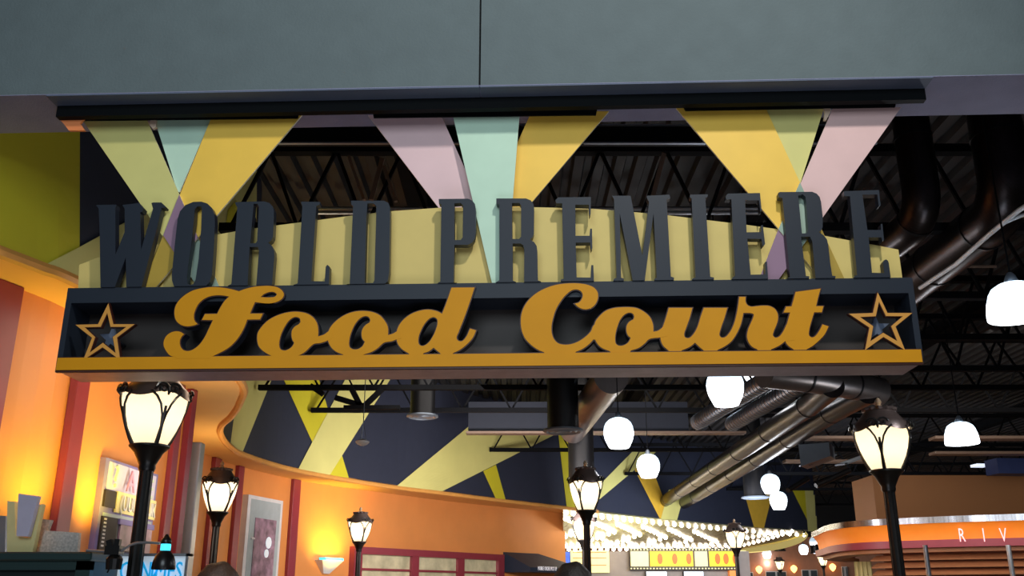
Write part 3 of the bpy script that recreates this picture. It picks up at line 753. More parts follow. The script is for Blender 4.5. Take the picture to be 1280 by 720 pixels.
# big right duct: rises near, runs away
def rise(A, B, R, z1):
    """A near end (x,y,z) turning up; B far end"""
    A = Vector(A); B = Vector(B); d = (B - A).normalized(); up = Vector((0, 0, 1))
    out = [Vector((A.x, A.y, z1))]
    c = A + up * R + d * R
    out += [c - d * (R * math.cos(t)) - up * (R * math.sin(t)) for t in [PI / 2 * k / 6 for k in range(7)]]
    out.append(B); return out
A = at_z(1262, 258, 5.1); B = at_z(1112, 374, 5.1)
duct('air_duct', 'large round dark duct at the right, bending down from the roof and running away', rise(A, B, .35, 6.5), .235, every=1.1)
A = at_z(1156, 272, 5.1); B = at_z(1085, 326, 5.1)
duct('air_duct', 'round dark duct left of the largest one, bending away behind the last letter', rise(A, B, .3, 6.5), .175, every=.9)
# bundled white cable beside the big duct
b = nb(); tube(b, [at_z(1330, 228, 4.78), at_z(1275, 262, 4.75), at_z(1240, 290, 4.75), at_z(1195, 330, 4.75), at_z(1150, 360, 4.75)], .022, 8); tube(b, [at_z(1330, 255, 4.78), at_z(1275, 270, 4.76), at_z(1252, 280, 4.75)], .018, 8); solo('cable', b, 'white_metal', 'bright white forked cable running along the underside of the large right duct', 'cable', smooth=True)
# twin ducts
h = 4.6
A = at_z(1012, 506, h); B = at_z(836, 660, h) if False else at_z(830, 627, h)
T1 = at_z(1075, 483, h + .1); T2 = at_z(955, 466, h + .1)
tr = [at_z(1100, 490, h + .05), T1, at_z(1010, 472, h + .1), T2]
d1 = duct('air_duct', 'twin parallel round ducts above the bulb canopy, joined by a thick cross duct', [at_z(1040, 482, h), A, B], .185, every=2.6)
d2 = duct('air_duct', '', [at_z(1085, 490, h), at_z(1045, 512, h), at_z(855, 629, h)], .185, every=2.8, par=d1)
b = nb()
duct('air_duct', '', tr, .22, 'flex', every=1.0, par=d1)
duct('flexible_duct', 'left ribbed flexible duct beside the large bowl lamp', [at_z(872, 528, 4.85), at_z(915, 501, 4.85), at_z(968, 470, 4.85)], .15, 'flex', every=.14, group='flexible ducts', ringm='galv')
duct('flexible_duct', 'right ribbed flexible duct, left of the twin ducts', [at_z(915, 530, 4.85), at_z(955, 506, 4.85), at_z(1000, 480, 4.85)], .15, 'flex', every=.14, group='flexible ducts', ringm='galv')
duct('air_duct', 'brown round duct slanting down left of the smaller bowl lamps', [at_z(764, 471, 4.9), at_z(748, 492, 4.9), at_z(716, 538, 4.9)], .27, 'flex', every=0)
p = at_y(450, 508, 16.6); root = thing('truss_brace', 'thick black crossed braces under the joists, beside the hanging saucer', 'brace', p)
for q0, q1 in (((388, 482), (404, 493)), ((419, 497), (456, 508)), ((438, 484), (450, 507)), ((478, 486), (455, 508))):
    b = nb(); bar(b, at_y(*q0, 16.6), at_y(*q1, 16.6), .09, .09); obj('brace_bar', b, 'steel_black', root)
b = nb(); bar(b, at_y(430, 509.5, 16.55), at_y(500, 509.5, 16.55), .12, .07); obj('brace_bar', b, 'steel_black', root)
# vertical drops with round diffusers
def drop(px, py, t, r, label, ring=True, z1=None, m='duct_dark'):
    p = at_t(px, py, t); root = thing('ceiling_diffuser', label, 'diffuser', p, 0, 'round ceiling diffusers')
    bm = nb(); tube(bm, [p, (p.x, p.y, z1 or ZR - .1)], r, 24); obj('drop_pipe', bm, m, root, smooth=True)
    if ring:
        bm = nb(); lathe(bm, [(r * 1.25, -.0), (r * 1.28, -.03), (r * 1.1, -.05), (r * .95, -.02), (r * .8, -.05), (r * .6, -.02), (r * .45, -.05), (r * .2, -.02)], p, 28); obj('diffuser_ring', bm, 'galv', root, smooth=True)
drop(704, 537, 16.0, .27, 'largest dark ceiling drop with a ringed round diffuser, left of the bowl lamps')
drop(528, 519, 18.0, .24, 'dark cylinder diffuser hanging below the joists, left of the largest one')
drop(944, 621, 26, .3, 'dark ceiling drop above the right end of the bulb canopy, round diffuser')
drop(727, 600, 19.5, .27, 'dark vertical duct right behind the lantern at the middle', ring=False)
drop(851, 697, 40, .22, 'tiny dark drop over the far end of the hall', z1=4.4) if False else None
# boxy grey duct pieces
a = at_t(1022, 566, 18)
root = thing('air_handler', 'boxy grey metal duct with slanted fins left of the right lantern', 'duct', a)
b = nb(); vs = [at_t(998, 556, 18.0), at_t(1036, 553, 18.0), at_t(1038, 570, 18.0), at_t(1001, 583, 18.0)]; vs2 = [v + Vector((.5, 1.2, .1)) for v in vs]
V1 = [b.verts.new(v) for v in vs]; V2 = [b.verts.new(v) for v in vs2]; b.faces.new(V1); b.faces.new(V2)
for i in range(4): b.faces.new((V1[i], V1[(i+1) % 4], V2[(i+1) % 4], V2[i]))
obj('duct_body', b, 'galv', root)
for q in (((1005, 582), (1040, 569)), ((1050, 581), (1086, 568))):
    b = nb(); bar(b, at_t(*q[0], 18.4), at_t(*q[1], 19.2), .22, .03); obj('fin', b, 'galv', root)
for i, q in enumerate((((1020, 607), (1062, 588)), ((985, 613), (1010, 598)))):
    b = nb(); tube(b, [at_t(*q[0], 21), at_t(*q[1], 21.4)], .06, 10); solo('pipe', b, 'duct_dark', ['dark slanting pipe below the boxy grey duct', 'short dark slanting pipe beside the far bowl lamps'][i], 'pipe', 'overhead pipes', smooth=True)
b = nb(); p = at_t(1262, 584, 22); box(b, (p.x, p.y, p.z), (.9, .5, .35), .1); solo('metal_box', b, 'blue_box', 'dark blue metal box under the roof at the right edge', 'box')
b = nb(); p = at_t(1225, 582, 23); box(b, p, (.32, .3, .06), .1); solo('strip_light', b, 'screen', 'small bright strip light over the tan box wall', 'light')
# hanging microphone-like sensor
p = at_t(453, 553, 13.5); root = thing('ceiling_sensor', 'small white saucer hanging on thin wires in front of the painted wall', 'sensor', p)
b = nb(); lathe(b, [(.02, -.05), (.07, -.03), (.1, 0), (.1, .015), (.05, .04), (.03, .05)], p, 20); obj('saucer', b, 'white_metal', root, smooth=True)
b = nb()
for k in range(3): tube(b, [p + Vector((.05 * math.cos(k * 2.1), .05 * math.sin(k * 2.1), .03)), p + Vector((0, 0, .32))], .004, 5)
tube(b, [p + Vector((0, 0, .32)), (p.x, p.y, 6.55)], .007, 5); obj('wire', b, 'galv', root)
# ============================================================ street lanterns
def make_lantern():
    """local coordinates; origin on the floor, glass bottom at z = LG"""
    root = thing('street_lantern', '', 'street lamp')
    LG = 2.75
    z = lambda k: LG + k * 1.13
    bm = nb(); lathe(bm, [(.20, 0), (.20, .05), (.15, .10), (.15, .35), (.11, .42), (.07, .55), (.075, .6), (.055, .65)], n=20); obj('base', bm, 'iron', root, True, True)
    bm = nb(); lathe(bm, [(.052, .62), (.046, z(-.16))], n=20, flute=.12); obj('post', bm, 'iron', root, True)
    bm = nb(); lathe(bm, [(.05, z(-.17)), (.058, z(-.15)), (.055, z(-.13)), (.07, z(-.10)), (.095, z(-.05)), (.125, z(-.02)), (.135, z(-.012)), (.135, z(.0)), (.12, z(.005))], n=28); obj('cup', bm, 'iron', root, True, True)
    gp = [(.110, .002), (.132, .04), (.162, .1), (.189, .17), (.208, .24), (.217, .3), (.217, .335), (.208, .36)]
    bm = nb(); lathe(bm, [(r, z(h)) for r, h in gp], n=32, cap=False); obj('glass', bm, 'lantern_glass', root, True, True)
    # cap with scalloped lower edge
    bm = nb(); n = 48; rings = []
    prof = [(.230, .335), (.222, .365), (.185, .40), (.158, .43), (.14, .455), (.128, .47), (.133, .478), (.12, .49), (.06, .50), (.02, .505)]
    for j, (r, h) in enumerate(prof):
        ring = []
        for k in range(n):
            a = 2 * PI * k / n; hh = h - (.035 * (abs(math.cos(2 * a)) ** 2) if j == 0 else 0)
            ring.append(bm.verts.new((r * math.cos(a), r * math.sin(a), z(hh))))
        rings.append(ring)
    for a_, b_ in zip(rings, rings[1:]):
        for k in range(n): bm.faces.new((a_[k], a_[(k + 1) % n], b_[(k + 1) % n], b_[k]))
    bm.faces.new(rings[-1])
    cap = obj('cap', bm, 'iron_cap', root, True, True)
    bm = nb(); lathe(bm, [(.10, z(.488)), (.105, z(.496)), (.07, z(.505)), (.035, z(.515)), (.018, z(.535)), (.03, z(.55)), (.022, z(.57)), (.006, z(.59))], n=20); obj('finial', bm, 'brass', root, True, True)
    bm = nb()
    lathe(bm, [(.125, z(.470)), (.142, z(.478)), (.146, z(.492)), (.138, z(.502)), (.12, z(.495))], n=28, flute=.14)
    obj('crown_rim', bm, 'iron_cap', cap, True)
    for q in range(4):
        A = PI / 2 * q + PI / 4
        def P(r, h, da=0): return Vector((r * math.cos(A + da), r * math.sin(A + da), z(h)))
        bm = nb()
        tube(bm, [P(r + .010, h) for r, h in gp[:5]], [.016, .015, .012, .010, .009], 8)
        for s in (-1, 1):
            tube(bm, [P(.158 + .012, .1), P(.186 + .012, .18, s * .06), P(.206 + .012, .25, s * .16), P(.224, .30, s * .30), P(.224, .335, s * .48)], [.009, .008, .008, .009, .010], 8)
            # scroll
            cpt = P(.236, .355, s * .16); tdir = Vector((-math.sin(A), math.cos(A), 0)); up = Vector((0, 0, 1))
            tube(bm, [cpt + tdir * (s * (.048 - .003 * i) * math.cos(i * .62)) + up * ((.046 - .003 * i) * math.sin(i * .62)) for i in range(13)], .010, 7)
        tube(bm, [P(.235, .31), P(.252, .335), P(.25, .36), P(.235, .372)], [.006, .014, .012, .006], 8)
        obj('rib', bm, 'iron', root, True, True)
    return root
LANT = make_lantern()
INV.pop(LANT.name, None)
lam = [(187, 557, 84, 20, 'largest street lantern, black iron with cream glass, tucked under the left end of the sign'),
       (1108, 588, 70, -6, 'street lantern at the right with scrolled black cap, in front of the twin ducts'),
       (272, 640, 49, 45, 'second street lantern on the left, in front of two maroon pilasters'),
       (733, 638, 47, -25, 'middle street lantern in front of the bulb canopy, tall dark post'),
       (449, 677, 33.5, 25, 'small street lantern before the maroon framed window'),
       (920, 685, 27.5, 5, 'small street lantern in front of the yellow menu signs'),
       (730, 675, 33, 15, 'street lantern half hidden behind the post of the middle one'),
       (975, 712, 13, 30, 'tiny far street lantern before the far window, left of its twin'),
       (1029, 707, 14, 30, 'tiny far street lantern just left of the orange counter canopy')]
LH = []
for i, (px, py, w, rot, label) in enumerate(lam):
    o = LANT if i == 0 else copy_tree(LANT)
    p = at_t(px, py, FPX * .5 / w)
    dz = p.z - 2.75
    print('lantern', i, [round(v, 2) for v in p])
    ang = math.atan2(p.x, p.y)
    o.location = (p.x, p.y, 0); o.rotation_euler = (0, 0, math.radians(-90 + rot - 45) - ang)
    o.scale = ((1.08, 1.08) if i < 2 else (1, 1)) + (p.z / 2.75,)
    o['label'] = label; o['category'] = 'street lamp'; o['group'] = 'street lanterns'
    LH.append(p)
    ld = bpy.data.lights.new('lantern_bulb', 'POINT'); ld.energy = 2 if i < 2 else 3; ld.color = (1, .86, .66); ld.shadow_soft_size = .05
    lo = bpy.data.objects.new('lantern_bulb', ld); COL.objects.link(lo); lo.location = (p.x, p.y, p.z * (2.75 + .26) / 2.75)

# ============================================================ bowl pendants
def make_pendant(kind):
    root = thing('pendant_lamp', '', 'pendant lamp')
    if kind == 0:
        prof = [(.145, 0), (.172, .05), (.205, .12), (.222, .19), (.225, .25)]; top = [(.225, .25), (.215, .31), (.19, .37), (.14, .42), (.08, .445), (.04, .45)]; H = .45
    else:
        prof = [(.225, 0), (.228, .03), (.222, .09), (.212, .15)]; top = [(.212, .15), (.195, .21), (.165, .26), (.11, .295), (.05, .31)]; H = .31
    bm = nb(); lathe(bm, prof, n=10 if kind == 0 else 24, cap=False); bm.faces.new([v for v in bm.verts if abs(v.co.z) < 1e-6]); obj('shade', bm, 'pendant_glass', root, True, kind == 1)
    bm = nb(); lathe(bm, top, n=20 if kind == 0 else 24, cap=False); obj('shade_top', bm, 'pendant_top', root, True, True)
    bm = nb(); lathe(bm, [(.05, H - .005), (.055, H + .02), (.04, H + .06), (.02, H + .09)], n=16); obj('socket', bm, 'galv', root, True, True)
    bm = nb(); tube(bm, [(0, 0, H + .05), (0, 0, 2.6)], .008, 8); obj('stem', bm, 'steel_black', root, True)
    return root
PD = {k: make_pendant(k) for k in (0, 1)}; used = set()
pend = [(1272, 398, 68, 1, 'largest bell shaped white pendant at the right edge beside the sign', 38),
        (1203, 555, 40, 1, 'bell shaped white pendant above the tan box wall', 25),
        (908, 507, 47, 0, 'large white bowl pendant touching the bottom of the sign', 32),
        (774, 560, 38, 0, 'white bowl pendant left of the group, below the brown beam', 25),
        (811, 597, 29, 0, 'white bowl pendant just right of and below the left one', 25),
        (964, 617, 24, 0, 'upper of two close white bowl pendants under the twin ducts', 25),
        (974, 637, 22, 0, 'lower of two close white bowl pendants under the twin ducts', 25),
        (943, 476, 30, 0, 'small white pendant peeping out below the sign by the flexible duct', 12),
        (959, 698, 11, 0, 'far small white pendant left of the lantern trio', 12),
        (1005, 693, 12, 0, 'far small white pendant below the canopy tip', 12),
        (1019, 685, 13, 0, 'far small white pendant touching the orange counter canopy', 12)]
for px, py, w, k, label, en in pend:
    if k in used: o = copy_tree(PD[k])
    else: o = PD[k]; used.add(k)
    p = at_t(px, py, FPX * .45 / w); s = 1.0
    o.location = p; o['label'] = label; o['category'] = 'pendant lamp'; o['group'] = 'white pendant lamps'
    for ch in o.children:
        if ch.name.startswith('stem') and p.z + 2.6 > 6.55: ch.scale = (1, 1, max(.2, (6.58 - p.z) / 2.6))
    print('pendant', [round(v, 2) for v in p])
    ld = bpy.data.lights.new('pendant_bulb', 'POINT'); ld.energy = en; ld.color = (.95, .97, 1); ld.shadow_soft_size = .12
    lo = bpy.data.objects.new('pendant_bulb', ld); COL.objects.link(lo); lo.location = p + Vector((0, 0, -.25))

# ============================================================ marquee of bulbs
def yt(x): return 636 + (x - 707) * (665 - 636) / 316 * (1.35 - .35 * (x - 707) / 316)
def msurf(px, py, off=0):
    zz = 3.98 - .72 * max(0, py - yt(px)) / 40.0
    r = ray(px, py); t = (zz - CAM.z) / r.z
    return CAM + r * (t - off)
root = thing('bulb_canopy', 'long curved canopy covered with glowing bulbs over the yellow menu signs', 'canopy', msurf(800, 675))
b = nb(); g = []
xs = [704 + i * 10 for i in range(31)]
def ybot(x): return 686 if x < 900 else 686 - (x - 900) ** 2 / 104 ** 2 * 16
for x in xs:
    g.append([b.verts.new(msurf(x, yt(x) + (ybot(x) - yt(x)) * k / 4)) for k in range(5)])
for a, c in zip(g, g[1:]):
    for k in range(4): b.faces.new((a[k], a[k+1], c[k+1], c[k]))
ext = bmesh.ops.extrude_face_region(b, geom=list(b.faces)); bmesh.ops.translate(b, vec=(0, .25, .08), verts=[v for v in ext['geom'] if isinstance(v, bmesh.types.BMVert)])
obj('canopy_face', b, 'marquee_soffit', root)
# yellow rim swooping to the tip
up_, lo_ = [], []
for k in range(15):
    t = k / 14; x = 905 + 105 * math.sin(t * PI / 2) ** .9
    lo_.append((x, 692 - 24 * (1 - math.cos(t * PI / 2))))
    up_.append((x - 3, lo_[-1][1] - 4 - 4 * math.sin(t * PI)))
b = nb(); A_ = [b.verts.new(msurf(*p, .25)) for p in lo_]; B_ = [b.verts.new(msurf(*p, .25)) for p in up_]; 
C_ = [b.verts.new(msurf(*p, -.1)) for p in lo_]; D_ = [b.verts.new(msurf(*p, -.1)) for p in up_]
for i in range(14):
    for q in ((A_, B_), (A_, C_), (B_, D_), (C_, D_)): b.faces.new((q[0][i], q[0][i+1], q[1][i+1], q[1][i]))
obj('rim', b, 'marquee_rim', root)
pts = []
for k in range(34): x = 708 + k * 9; pts.append((x, yt(x) + 5))
for v in (735, 768, 800, 832, 864, 896):
    for s in range(7):
        f = s / 6; pts.append((v - 28 + 28 * f, yt(v) + 9 + 13 * f)); pts.append((v - 42 * f + 0, yt(v) + 22 + 14 * f))
    for s in range(4): pts.append((v - 20 + 5 * s, yt(v) + 26 + 4 * s))
for k in range(26): pts.append((707 + k * 8, 682)); pts.append((711 + k * 8, 686.5))
for k in range(14): t = k / 13; pts.append((912 + 78 * t, 684 - 20 * t ** 1.3))
for k in range(10): t = k / 9; pts.append((912 + 66 * t, 676 - 11 * t))
print('bulbs', len(pts))
bm0 = nb(); bmesh.ops.create_icosphere(bm0, subdivisions=1, radius=.075)
mb = bpy.data.meshes.new('bulb'); bm0.to_mesh(mb); bm0.free(); mb.materials.append(M['bulb_glow'])
inv = INV[root.name]
rest = nb(); random.shuffle(pts)
for i, p in enumerate(pts):
    q = msurf(*p, .09)
    if i < 100:
        o = bpy.data.objects.new('bulb', mb); COL.objects.link(o); o.parent = root; o.location = inv @ q
    else:
        r = bmesh.ops.create_icosphere(rest, subdivisions=1, radius=.075); bmesh.ops.translate(rest, vec=q, verts=r['verts'])
obj('small_bulbs', rest, 'bulb_glow', root, kind='stuff')

# ============================================================ menu wall under the canopy
YM = 32.05
def panel(name, px0, py0, px1, py1, Y, m, th=.08, parent=None, label=None, bev=0, mi=None):
    a = at_y(px0, py0, Y); c = at_y(px1, py1, Y)
    # right corner height follows the left one
    bm = nb(); box(bm, ((a.x + c.x) / 2, Y + th / 2, (a.z + c.z) / 2), (abs(c.x - a.x), th, abs(a.z - c.z)))
    if bev: bevel(bm, bev, 1)
    return bm
def pthing(name, label, cat, px0, py0, px1, py1, Y, group=None):
    p = at_y((px0 + px1) / 2, py1, Y); return thing(name, label, cat, p, 0, group)
b = nb(); a = at_y(700, 676, 32.3); c = at_y(935, 676, 32.3); box(b, ((a.x + c.x) / 2, 32.4, 1.52), (c.x - a.x, .2, 3.04)); struct('wall_menu', b, 'menu_wall')
r = pthing('menu_board', 'pale yellow menu board below the bulbs, behind the middle lantern post', 'menu board', 714, 683, 762, 716, 32)
obj('board', panel('', 713, 688, 762, 716, 32.15, None, .15), 'menu_cream', r)
for yy in (690, 697, 706): obj('text_line', panel('', 716, yy, 758, yy + .8, 32.13, None, .02), 'menu_amber', r)
b = panel('', 706, 690, 713, 706, 32.2, None, .12); solo('blue_panel', b, 'blue_panel', 'small bright blue panel at the left end of the menu wall', 'panel')
r = pthing('film_strip_sign', 'yellow film strip shaped menu sign with dark perforated edges', 'sign', 787, 684, 925, 713, YM)
obj('strip_body', panel('', 787, 685.5, 924, 712.5, YM, None, .26), 'film_black', r)
obj('frame_panel', panel('', 788, 689, 811, 708, YM - .03, None, .03), 'menu_cream', r)
obj('frame_panel', panel('', 812, 689, 867, 708, YM - .03, None, .03), 'menu_yellow', r)
obj('frame_panel', panel('', 868, 689, 885, 708, YM - .03, None, .03), 'menu_cream', r)
obj('frame_panel', panel('', 886, 689, 923, 708, YM - .03, None, .03), 'menu_yellow', r)
for x in (825, 843.5, 861, 897, 907.5, 919):
    p = at_y(x, 698.5, YM - .05); b = nb(); lathe(b, [(.0001, -.02), (1, -.02), (1, .02), (.0001, .02)], n=20, cap=False)
    for v in b.verts: v.co = Vector((p.x + v.co.x * .085, p.y + v.co.z * .5, p.z + v.co.y * .17))
    obj('oval_mark', b, 'menu_amber', r)
b = nb()
for k in range(34):
    for yy in (687.2, 710.6):
        p = at_y(789 + k * 4.05, yy, YM - .02); box(b, p, (.05, .04, .035))
obj('sprocket_holes', b, 'menu_cream', r)
for i, (x0, x1) in enumerate(((808, 834), (855, 880))):
    r2 = pthing('menu_screen', ['left lit menu screen under the film strip sign', 'right lit menu screen under the film strip sign'][i], 'screen', x0, 714, x1, 730, YM, 'lit menu screens')
    obj('bezel', panel('', x0 - .5, 714, x1 + .5, 731, YM, None, .26), 'film_black', r2); obj('display', panel('', x0, 714.6, x1, 730, YM - .02, None, .02), 'screen', r2)
b = panel('', 912, 713, 925, 735, YM - .1, None, .3); solo('orange_column', b, 'canopy_orange', 'short orange pillar right of the menu screens', 'pillar')
b = panel('', 925, 688, 936, 735, YM + .3, None, .3); solo('pale_column', b, 'menu_cream', 'pale column at the right end of the menu wall', 'pillar')
# ============================================================ far end of the hall
for i, (x0, x1, y0) in enumerate(((929, 943, 715), (957, 985, 714), (1002, 1024, 712), (1052, 1062, 708))):
    r = pthing('far_window', ['far dark window by the menu wall', 'far double window behind the left tiny lantern', 'far double window behind the right tiny lantern', 'far narrow window beside the orange counter'][i], 'window', x0, y0, x1, 735, 49.8, 'windows in the far wall')
    obj('frame', panel('', x0, y0, x1, 736, 49.75, None, .1), 'white_metal', r)
    m_ = (x0 + x1) / 2
    for q0, q1 in ((x0 + .8, m_ - .4), (m_ + .4, x1 - .8)): obj('pane', panel('', q0, y0 + 1, q1, 736, 49.7, None, .04), 'window_dark', r)
for i, (x, y) in enumerate(((949, 714), (992.5, 713), (1041, 711))):
    p = at_y(x, y, 49.6); r = thing('wall_sconce', ['amber wall light between the far window and the far double window', 'amber wall light between the two tiny lanterns', 'amber wall light nearest the orange counter'][i], 'wall light', p, 0, 'amber wall lights')
    b = nb(); lathe(b, [(.03, -.12), (.14, .0), (.17, .12), (.12, .2), (.02, .26)], p + Vector((0, 0, 0)), 14); obj('shade', b, 'amber_glow', r, smooth=True)
    b = nb(); box(b, p + Vector((0, .12, -.02)), (.06, .25, .06)); obj('bracket', b, 'iron', r)
for i, (x, y) in enumerate(((975, 688), (1020, 691))):
    p = at_y(x, y, 42); b = nb(); tube(b, [p, p + Vector((0, 0, .55))], .22, 14); lathe(b, [(.25, -.03), (.25, .02)], p, 14)
    solo('ceiling_drop', b, 'duct_dark', ['dark cylinder above the left tiny lantern', 'dark cylinder above the right tiny lantern'][i], 'diffuser')

# ============================================================ orange counter canopy on the right
def zpath(L, z): return [at_z(x, y, z) for x, y in L]
top = [(1345, 639.5), (1280, 642), (1200, 644.5), (1130, 647.5), (1090, 649.5), (1055, 652.5), (1032, 657), (1022, 662)]
P = zpath(top, 3.1); P = cr_open([(p.x, p.y) for p in P], 5); e = P[-1]; P += [Vector((e.x + .15, e.y + 1.0)), Vector((e.x + 1.2, e.y + 2.6))]
def ring(bm, plan, prof, mi=0):
    """sweep a (offset outwards, z) profile along the plan"""
    n = len(plan); rows = []
    for i in range(n):
        a = Vector(plan[max(i - 1, 0)]); c = Vector(plan[min(i + 1, n - 1)]); d = (c - a).normalized(); nn = Vector((-d.y, d.x))
        if nn.dot(Vector(plan[i])) > 0 and i < 3: pass
        rows.append([bm.verts.new((plan[i][0] + nn.x * o_, plan[i][1] + nn.y * o_, z)) for o_, z in prof])
    for a, c in zip(rows, rows[1:]):
        for k in range(len(prof)): bm.faces.new((a[k], a[(k + 1) % len(prof)], c[(k + 1) % len(prof)], c[k])).material_index = mi
    bm.faces.new(rows[0]); bm.faces.new(rows[-1])
def out_sign():
    a = Vector(P[0]); c = Vector(P[3]); d = (c - a).normalized(); nn = Vector((-d.y, d.x)); return 1 if nn.dot(-a) > 0 else -1
os_ = out_sign()
cn = thing('counter_canopy', 'curved orange counter canopy with a chrome top band and maroon lower band, far right', 'canopy', (P[12][0], P[12][1], 2.3))
b = nb(); ring(b, P, [(0, 3.10), (0, 2.98), (-.3 * os_, 2.98), (-.3 * os_, 3.10)]); obj('chrome_band', b, 'chrome', cn, smooth=True)
b = nb(); ring(b, P, [(-.04 * os_, 2.98), (-.10 * os_, 2.9), (-.14 * os_, 2.78), (-.15 * os_, 2.66), (-.45 * os_, 2.66), (-.45 * os_, 2.98)]); obj('orange_band', b, 'canopy_orange', cn, smooth=True)
b = nb(); ring(b, P, [(-.06 * os_, 2.67), (-.06 * os_, 2.53), (-.5 * os_, 2.53), (-.5 * os_, 2.67)]); obj('maroon_band', b, 'canopy_maroon', cn, smooth=True)
b = nb(); ring(b, P, [(-.22 * os_, 2.53), (-.22 * os_, 2.45), (-.6 * os_, 2.45), (-.6 * os_, 2.53)]); obj('slat', b, 'slat', cn, smooth=True)
for zz in (2.33, 2.19, 2.05): 
    b = nb(); ring(b, P[:24], [(-.55 * os_, zz + .09), (-.35 * os_, zz), (-.36 * os_, zz - .025), (-.6 * os_, zz + .05)]); obj('slat', b, 'slat', cn, smooth=True)
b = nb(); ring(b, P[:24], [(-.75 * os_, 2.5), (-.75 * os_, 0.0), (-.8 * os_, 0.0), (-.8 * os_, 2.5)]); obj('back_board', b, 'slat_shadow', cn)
for px_ in (1158, 1262):
    p = at_z(px_, 694, 2.3); d_ = Vector((p.x, p.y, 0)).normalized(); p = p - d_ * .15
    b = nb(); tube(b, [(p.x, p.y, 0), (p.x, p.y, 2.46)], .04, 12); obj('post', b, 'silver', cn, smooth=True)
for ch, px_ in (('R', 1199), ('I', 1229), ('V', 1251)):
    P2 = [(v[0], v[1]) for v in P]; p = hit(px_, 677, P2); q = hit(px_ + 12, 676.5, P2); q.z = p.z
    bm = text_mesh(ch, .36, .012, sx=.55)
    vec = (q - p); rz = math.atan2(vec.y, vec.x)
    bmesh.ops.transform(bm, matrix=Matrix.Translation(p + Vector((p.x, p.y, 0)).normalized() * .03) @ Matrix.Rotation(rz, 4, 'Z') @ Matrix.Rotation(PI / 2, 4, 'X'), verts=bm.verts)
    obj('letter', bm, 'neon_pink', cn, label='thin pink letter ' + ch)
a = at_z(1078, 703, 2.4); b = nb()
n_ = 12; f_ = []
for k in range(n_ + 1):
    t = k / n_; x_ = a.x - .2 + .42 * t; f_.append((b.verts.new((x_, a.y + .02 * math.sin(k * 2.2), 2.42)), b.verts.new((x_ + .05 * (t - .5), a.y + .03 * math.sin(k * 2.2), .9))))
for q0, q1 in zip(f_, f_[1:]): b.faces.new((q0[0], q1[0], q1[1], q0[1]))
ext = bmesh.ops.extrude_face_region(b, geom=list(b.faces)); bmesh.ops.translate(b, vec=(0, .02, 0), verts=[v for v in ext['geom'] if isinstance(v, bmesh.types.BMVert)])
solo('banner', b, 'cream_plain', 'pale yellow cloth banner hanging under the left end of the orange canopy', 'banner')
# tan box wall above the canopy
a = at_y(1090, 594, 22.5); c = at_y(1400, 589, 22.5)
b = nb(); box(b, ((a.x + c.x) / 2, 23.2, (2.6 + a.z) / 2), (c.x - a.x, 1.4, a.z - 2.6)); solo('box_wall', b, 'brown_wall', 'plain tan boxed wall rising above the orange canopy', 'wall box')
# ============================================================ things on and before the left wall
def quad_thing(name, px4, plan_pt_t, m, label, cat): pass
def wall_quad(pts, X=None, plan=None):
    return [at_x(px, py, X) if X is not None else hit(px, py, plan) for px, py in pts]
def slab3(bm, front, back_vec, mi=0):
    A = [bm.verts.new(p) for p in front]; B = [bm.verts.new(Vector(p) + Vector(back_vec)) for p in front]; n = len(A)
    bm.faces.new(A).material_index = mi; bm.faces.new(B).material_index = mi
    for i in range(n): bm.faces.new((A[i], A[(i + 1) % n], B[(i + 1) % n], B[i])).material_index = mi
def lrp(a, b, t): return a + (b - a) * t
def bil(Q, u, v): return lrp(lrp(Q[0], Q[1], u), lrp(Q[3], Q[2], u), v)
def sub(Q, u0, v0, u1, v1, off=Vector()): return [bil(Q, u, v) + off for u, v in ((u0, v0), (u1, v0), (u1, v1), (u0, v1))]
# display cabinet (on the near orange wall, facing right)
XW = -3.80
Q = [at_x(133, 571.5, XW), at_x(198, 591.5, XW), at_x(191, 694, XW), at_x(119, 690, XW)]
Q[1].z = Q[0].z; Q[3] = Vector((XW, Q[0].y, Q[3].z)); Q[2] = Vector((XW, Q[1].y, Q[3].z))
root = thing('display_cabinet', 'lavender framed wall display with pastel letters behind the nearest lantern post', 'display', (XW, (Q[0].y + Q[1].y) / 2, Q[3].z))
nx = Vector((1, 0, 0))
b = nb(); wv = IN and (-0.30)
slab3(b, Q, (-.16, 0, 0)); obj('cabinet_body', b, 'lavender', root)
def dp(name, u0, v0, u1, v1, m, off=.004, th=.004, parent=None, label=None):
    bm = nb(); slab3(bm, sub(Q, u0, v0, u1, v1, nx * off), (-th, 0, 0)); return obj(name, bm, m, parent or root, label=label)
dp('header_panel', .06, .03, .96, .33, 'lavender_pale')
dp('film_shelf', .03, .34, .30, .52, 'film_black', .02, .02)
dp('letter_band', .22, .33, .97, .56, 'cream_plain', .03, .02)
dp('lower_panel', .06, .58, .97, .97, 'poster_grey')
dp('film_frame', .04, .62, .30, .98, 'film_black', .02, .02)
dp('picture', .34, .66, .95, .96, 'poster_art', .03, .02)
dp('picture_rail', .30, .62, .97, .68, 'lavender', .04, .02)
b = nb()
for k in range(8): 
    slab3(b, sub(Q, .06, .64 + k * .04, .10, .66 + k * .04, nx * .026), (-.004, 0, 0))
obj('sprocket_holes', b, 'white_metal', root)
def wall_text(body, u, v, size, m, off=.04, sx=1.0):
    p = bil(Q, u, v) + nx * off
    bm = text_mesh(body, size, .008, sx=sx)
    bmesh.ops.transform(bm, matrix=Matrix.Translation(p) @ Matrix.Rotation(PI / 2, 4, 'Z') @ Matrix.Rotation(PI / 2, 4, 'X'), verts=bm.verts)
    obj('letters', bm, m, root, label='pastel letters' if size > .2 else 'cream letters')
wall_text('?', .10, .30, .30, 'mint_letter'); wall_text('A', .34, .31, .30, 'pink_letter'); wall_text('E', .74, .32, .28, 'mint_letter')
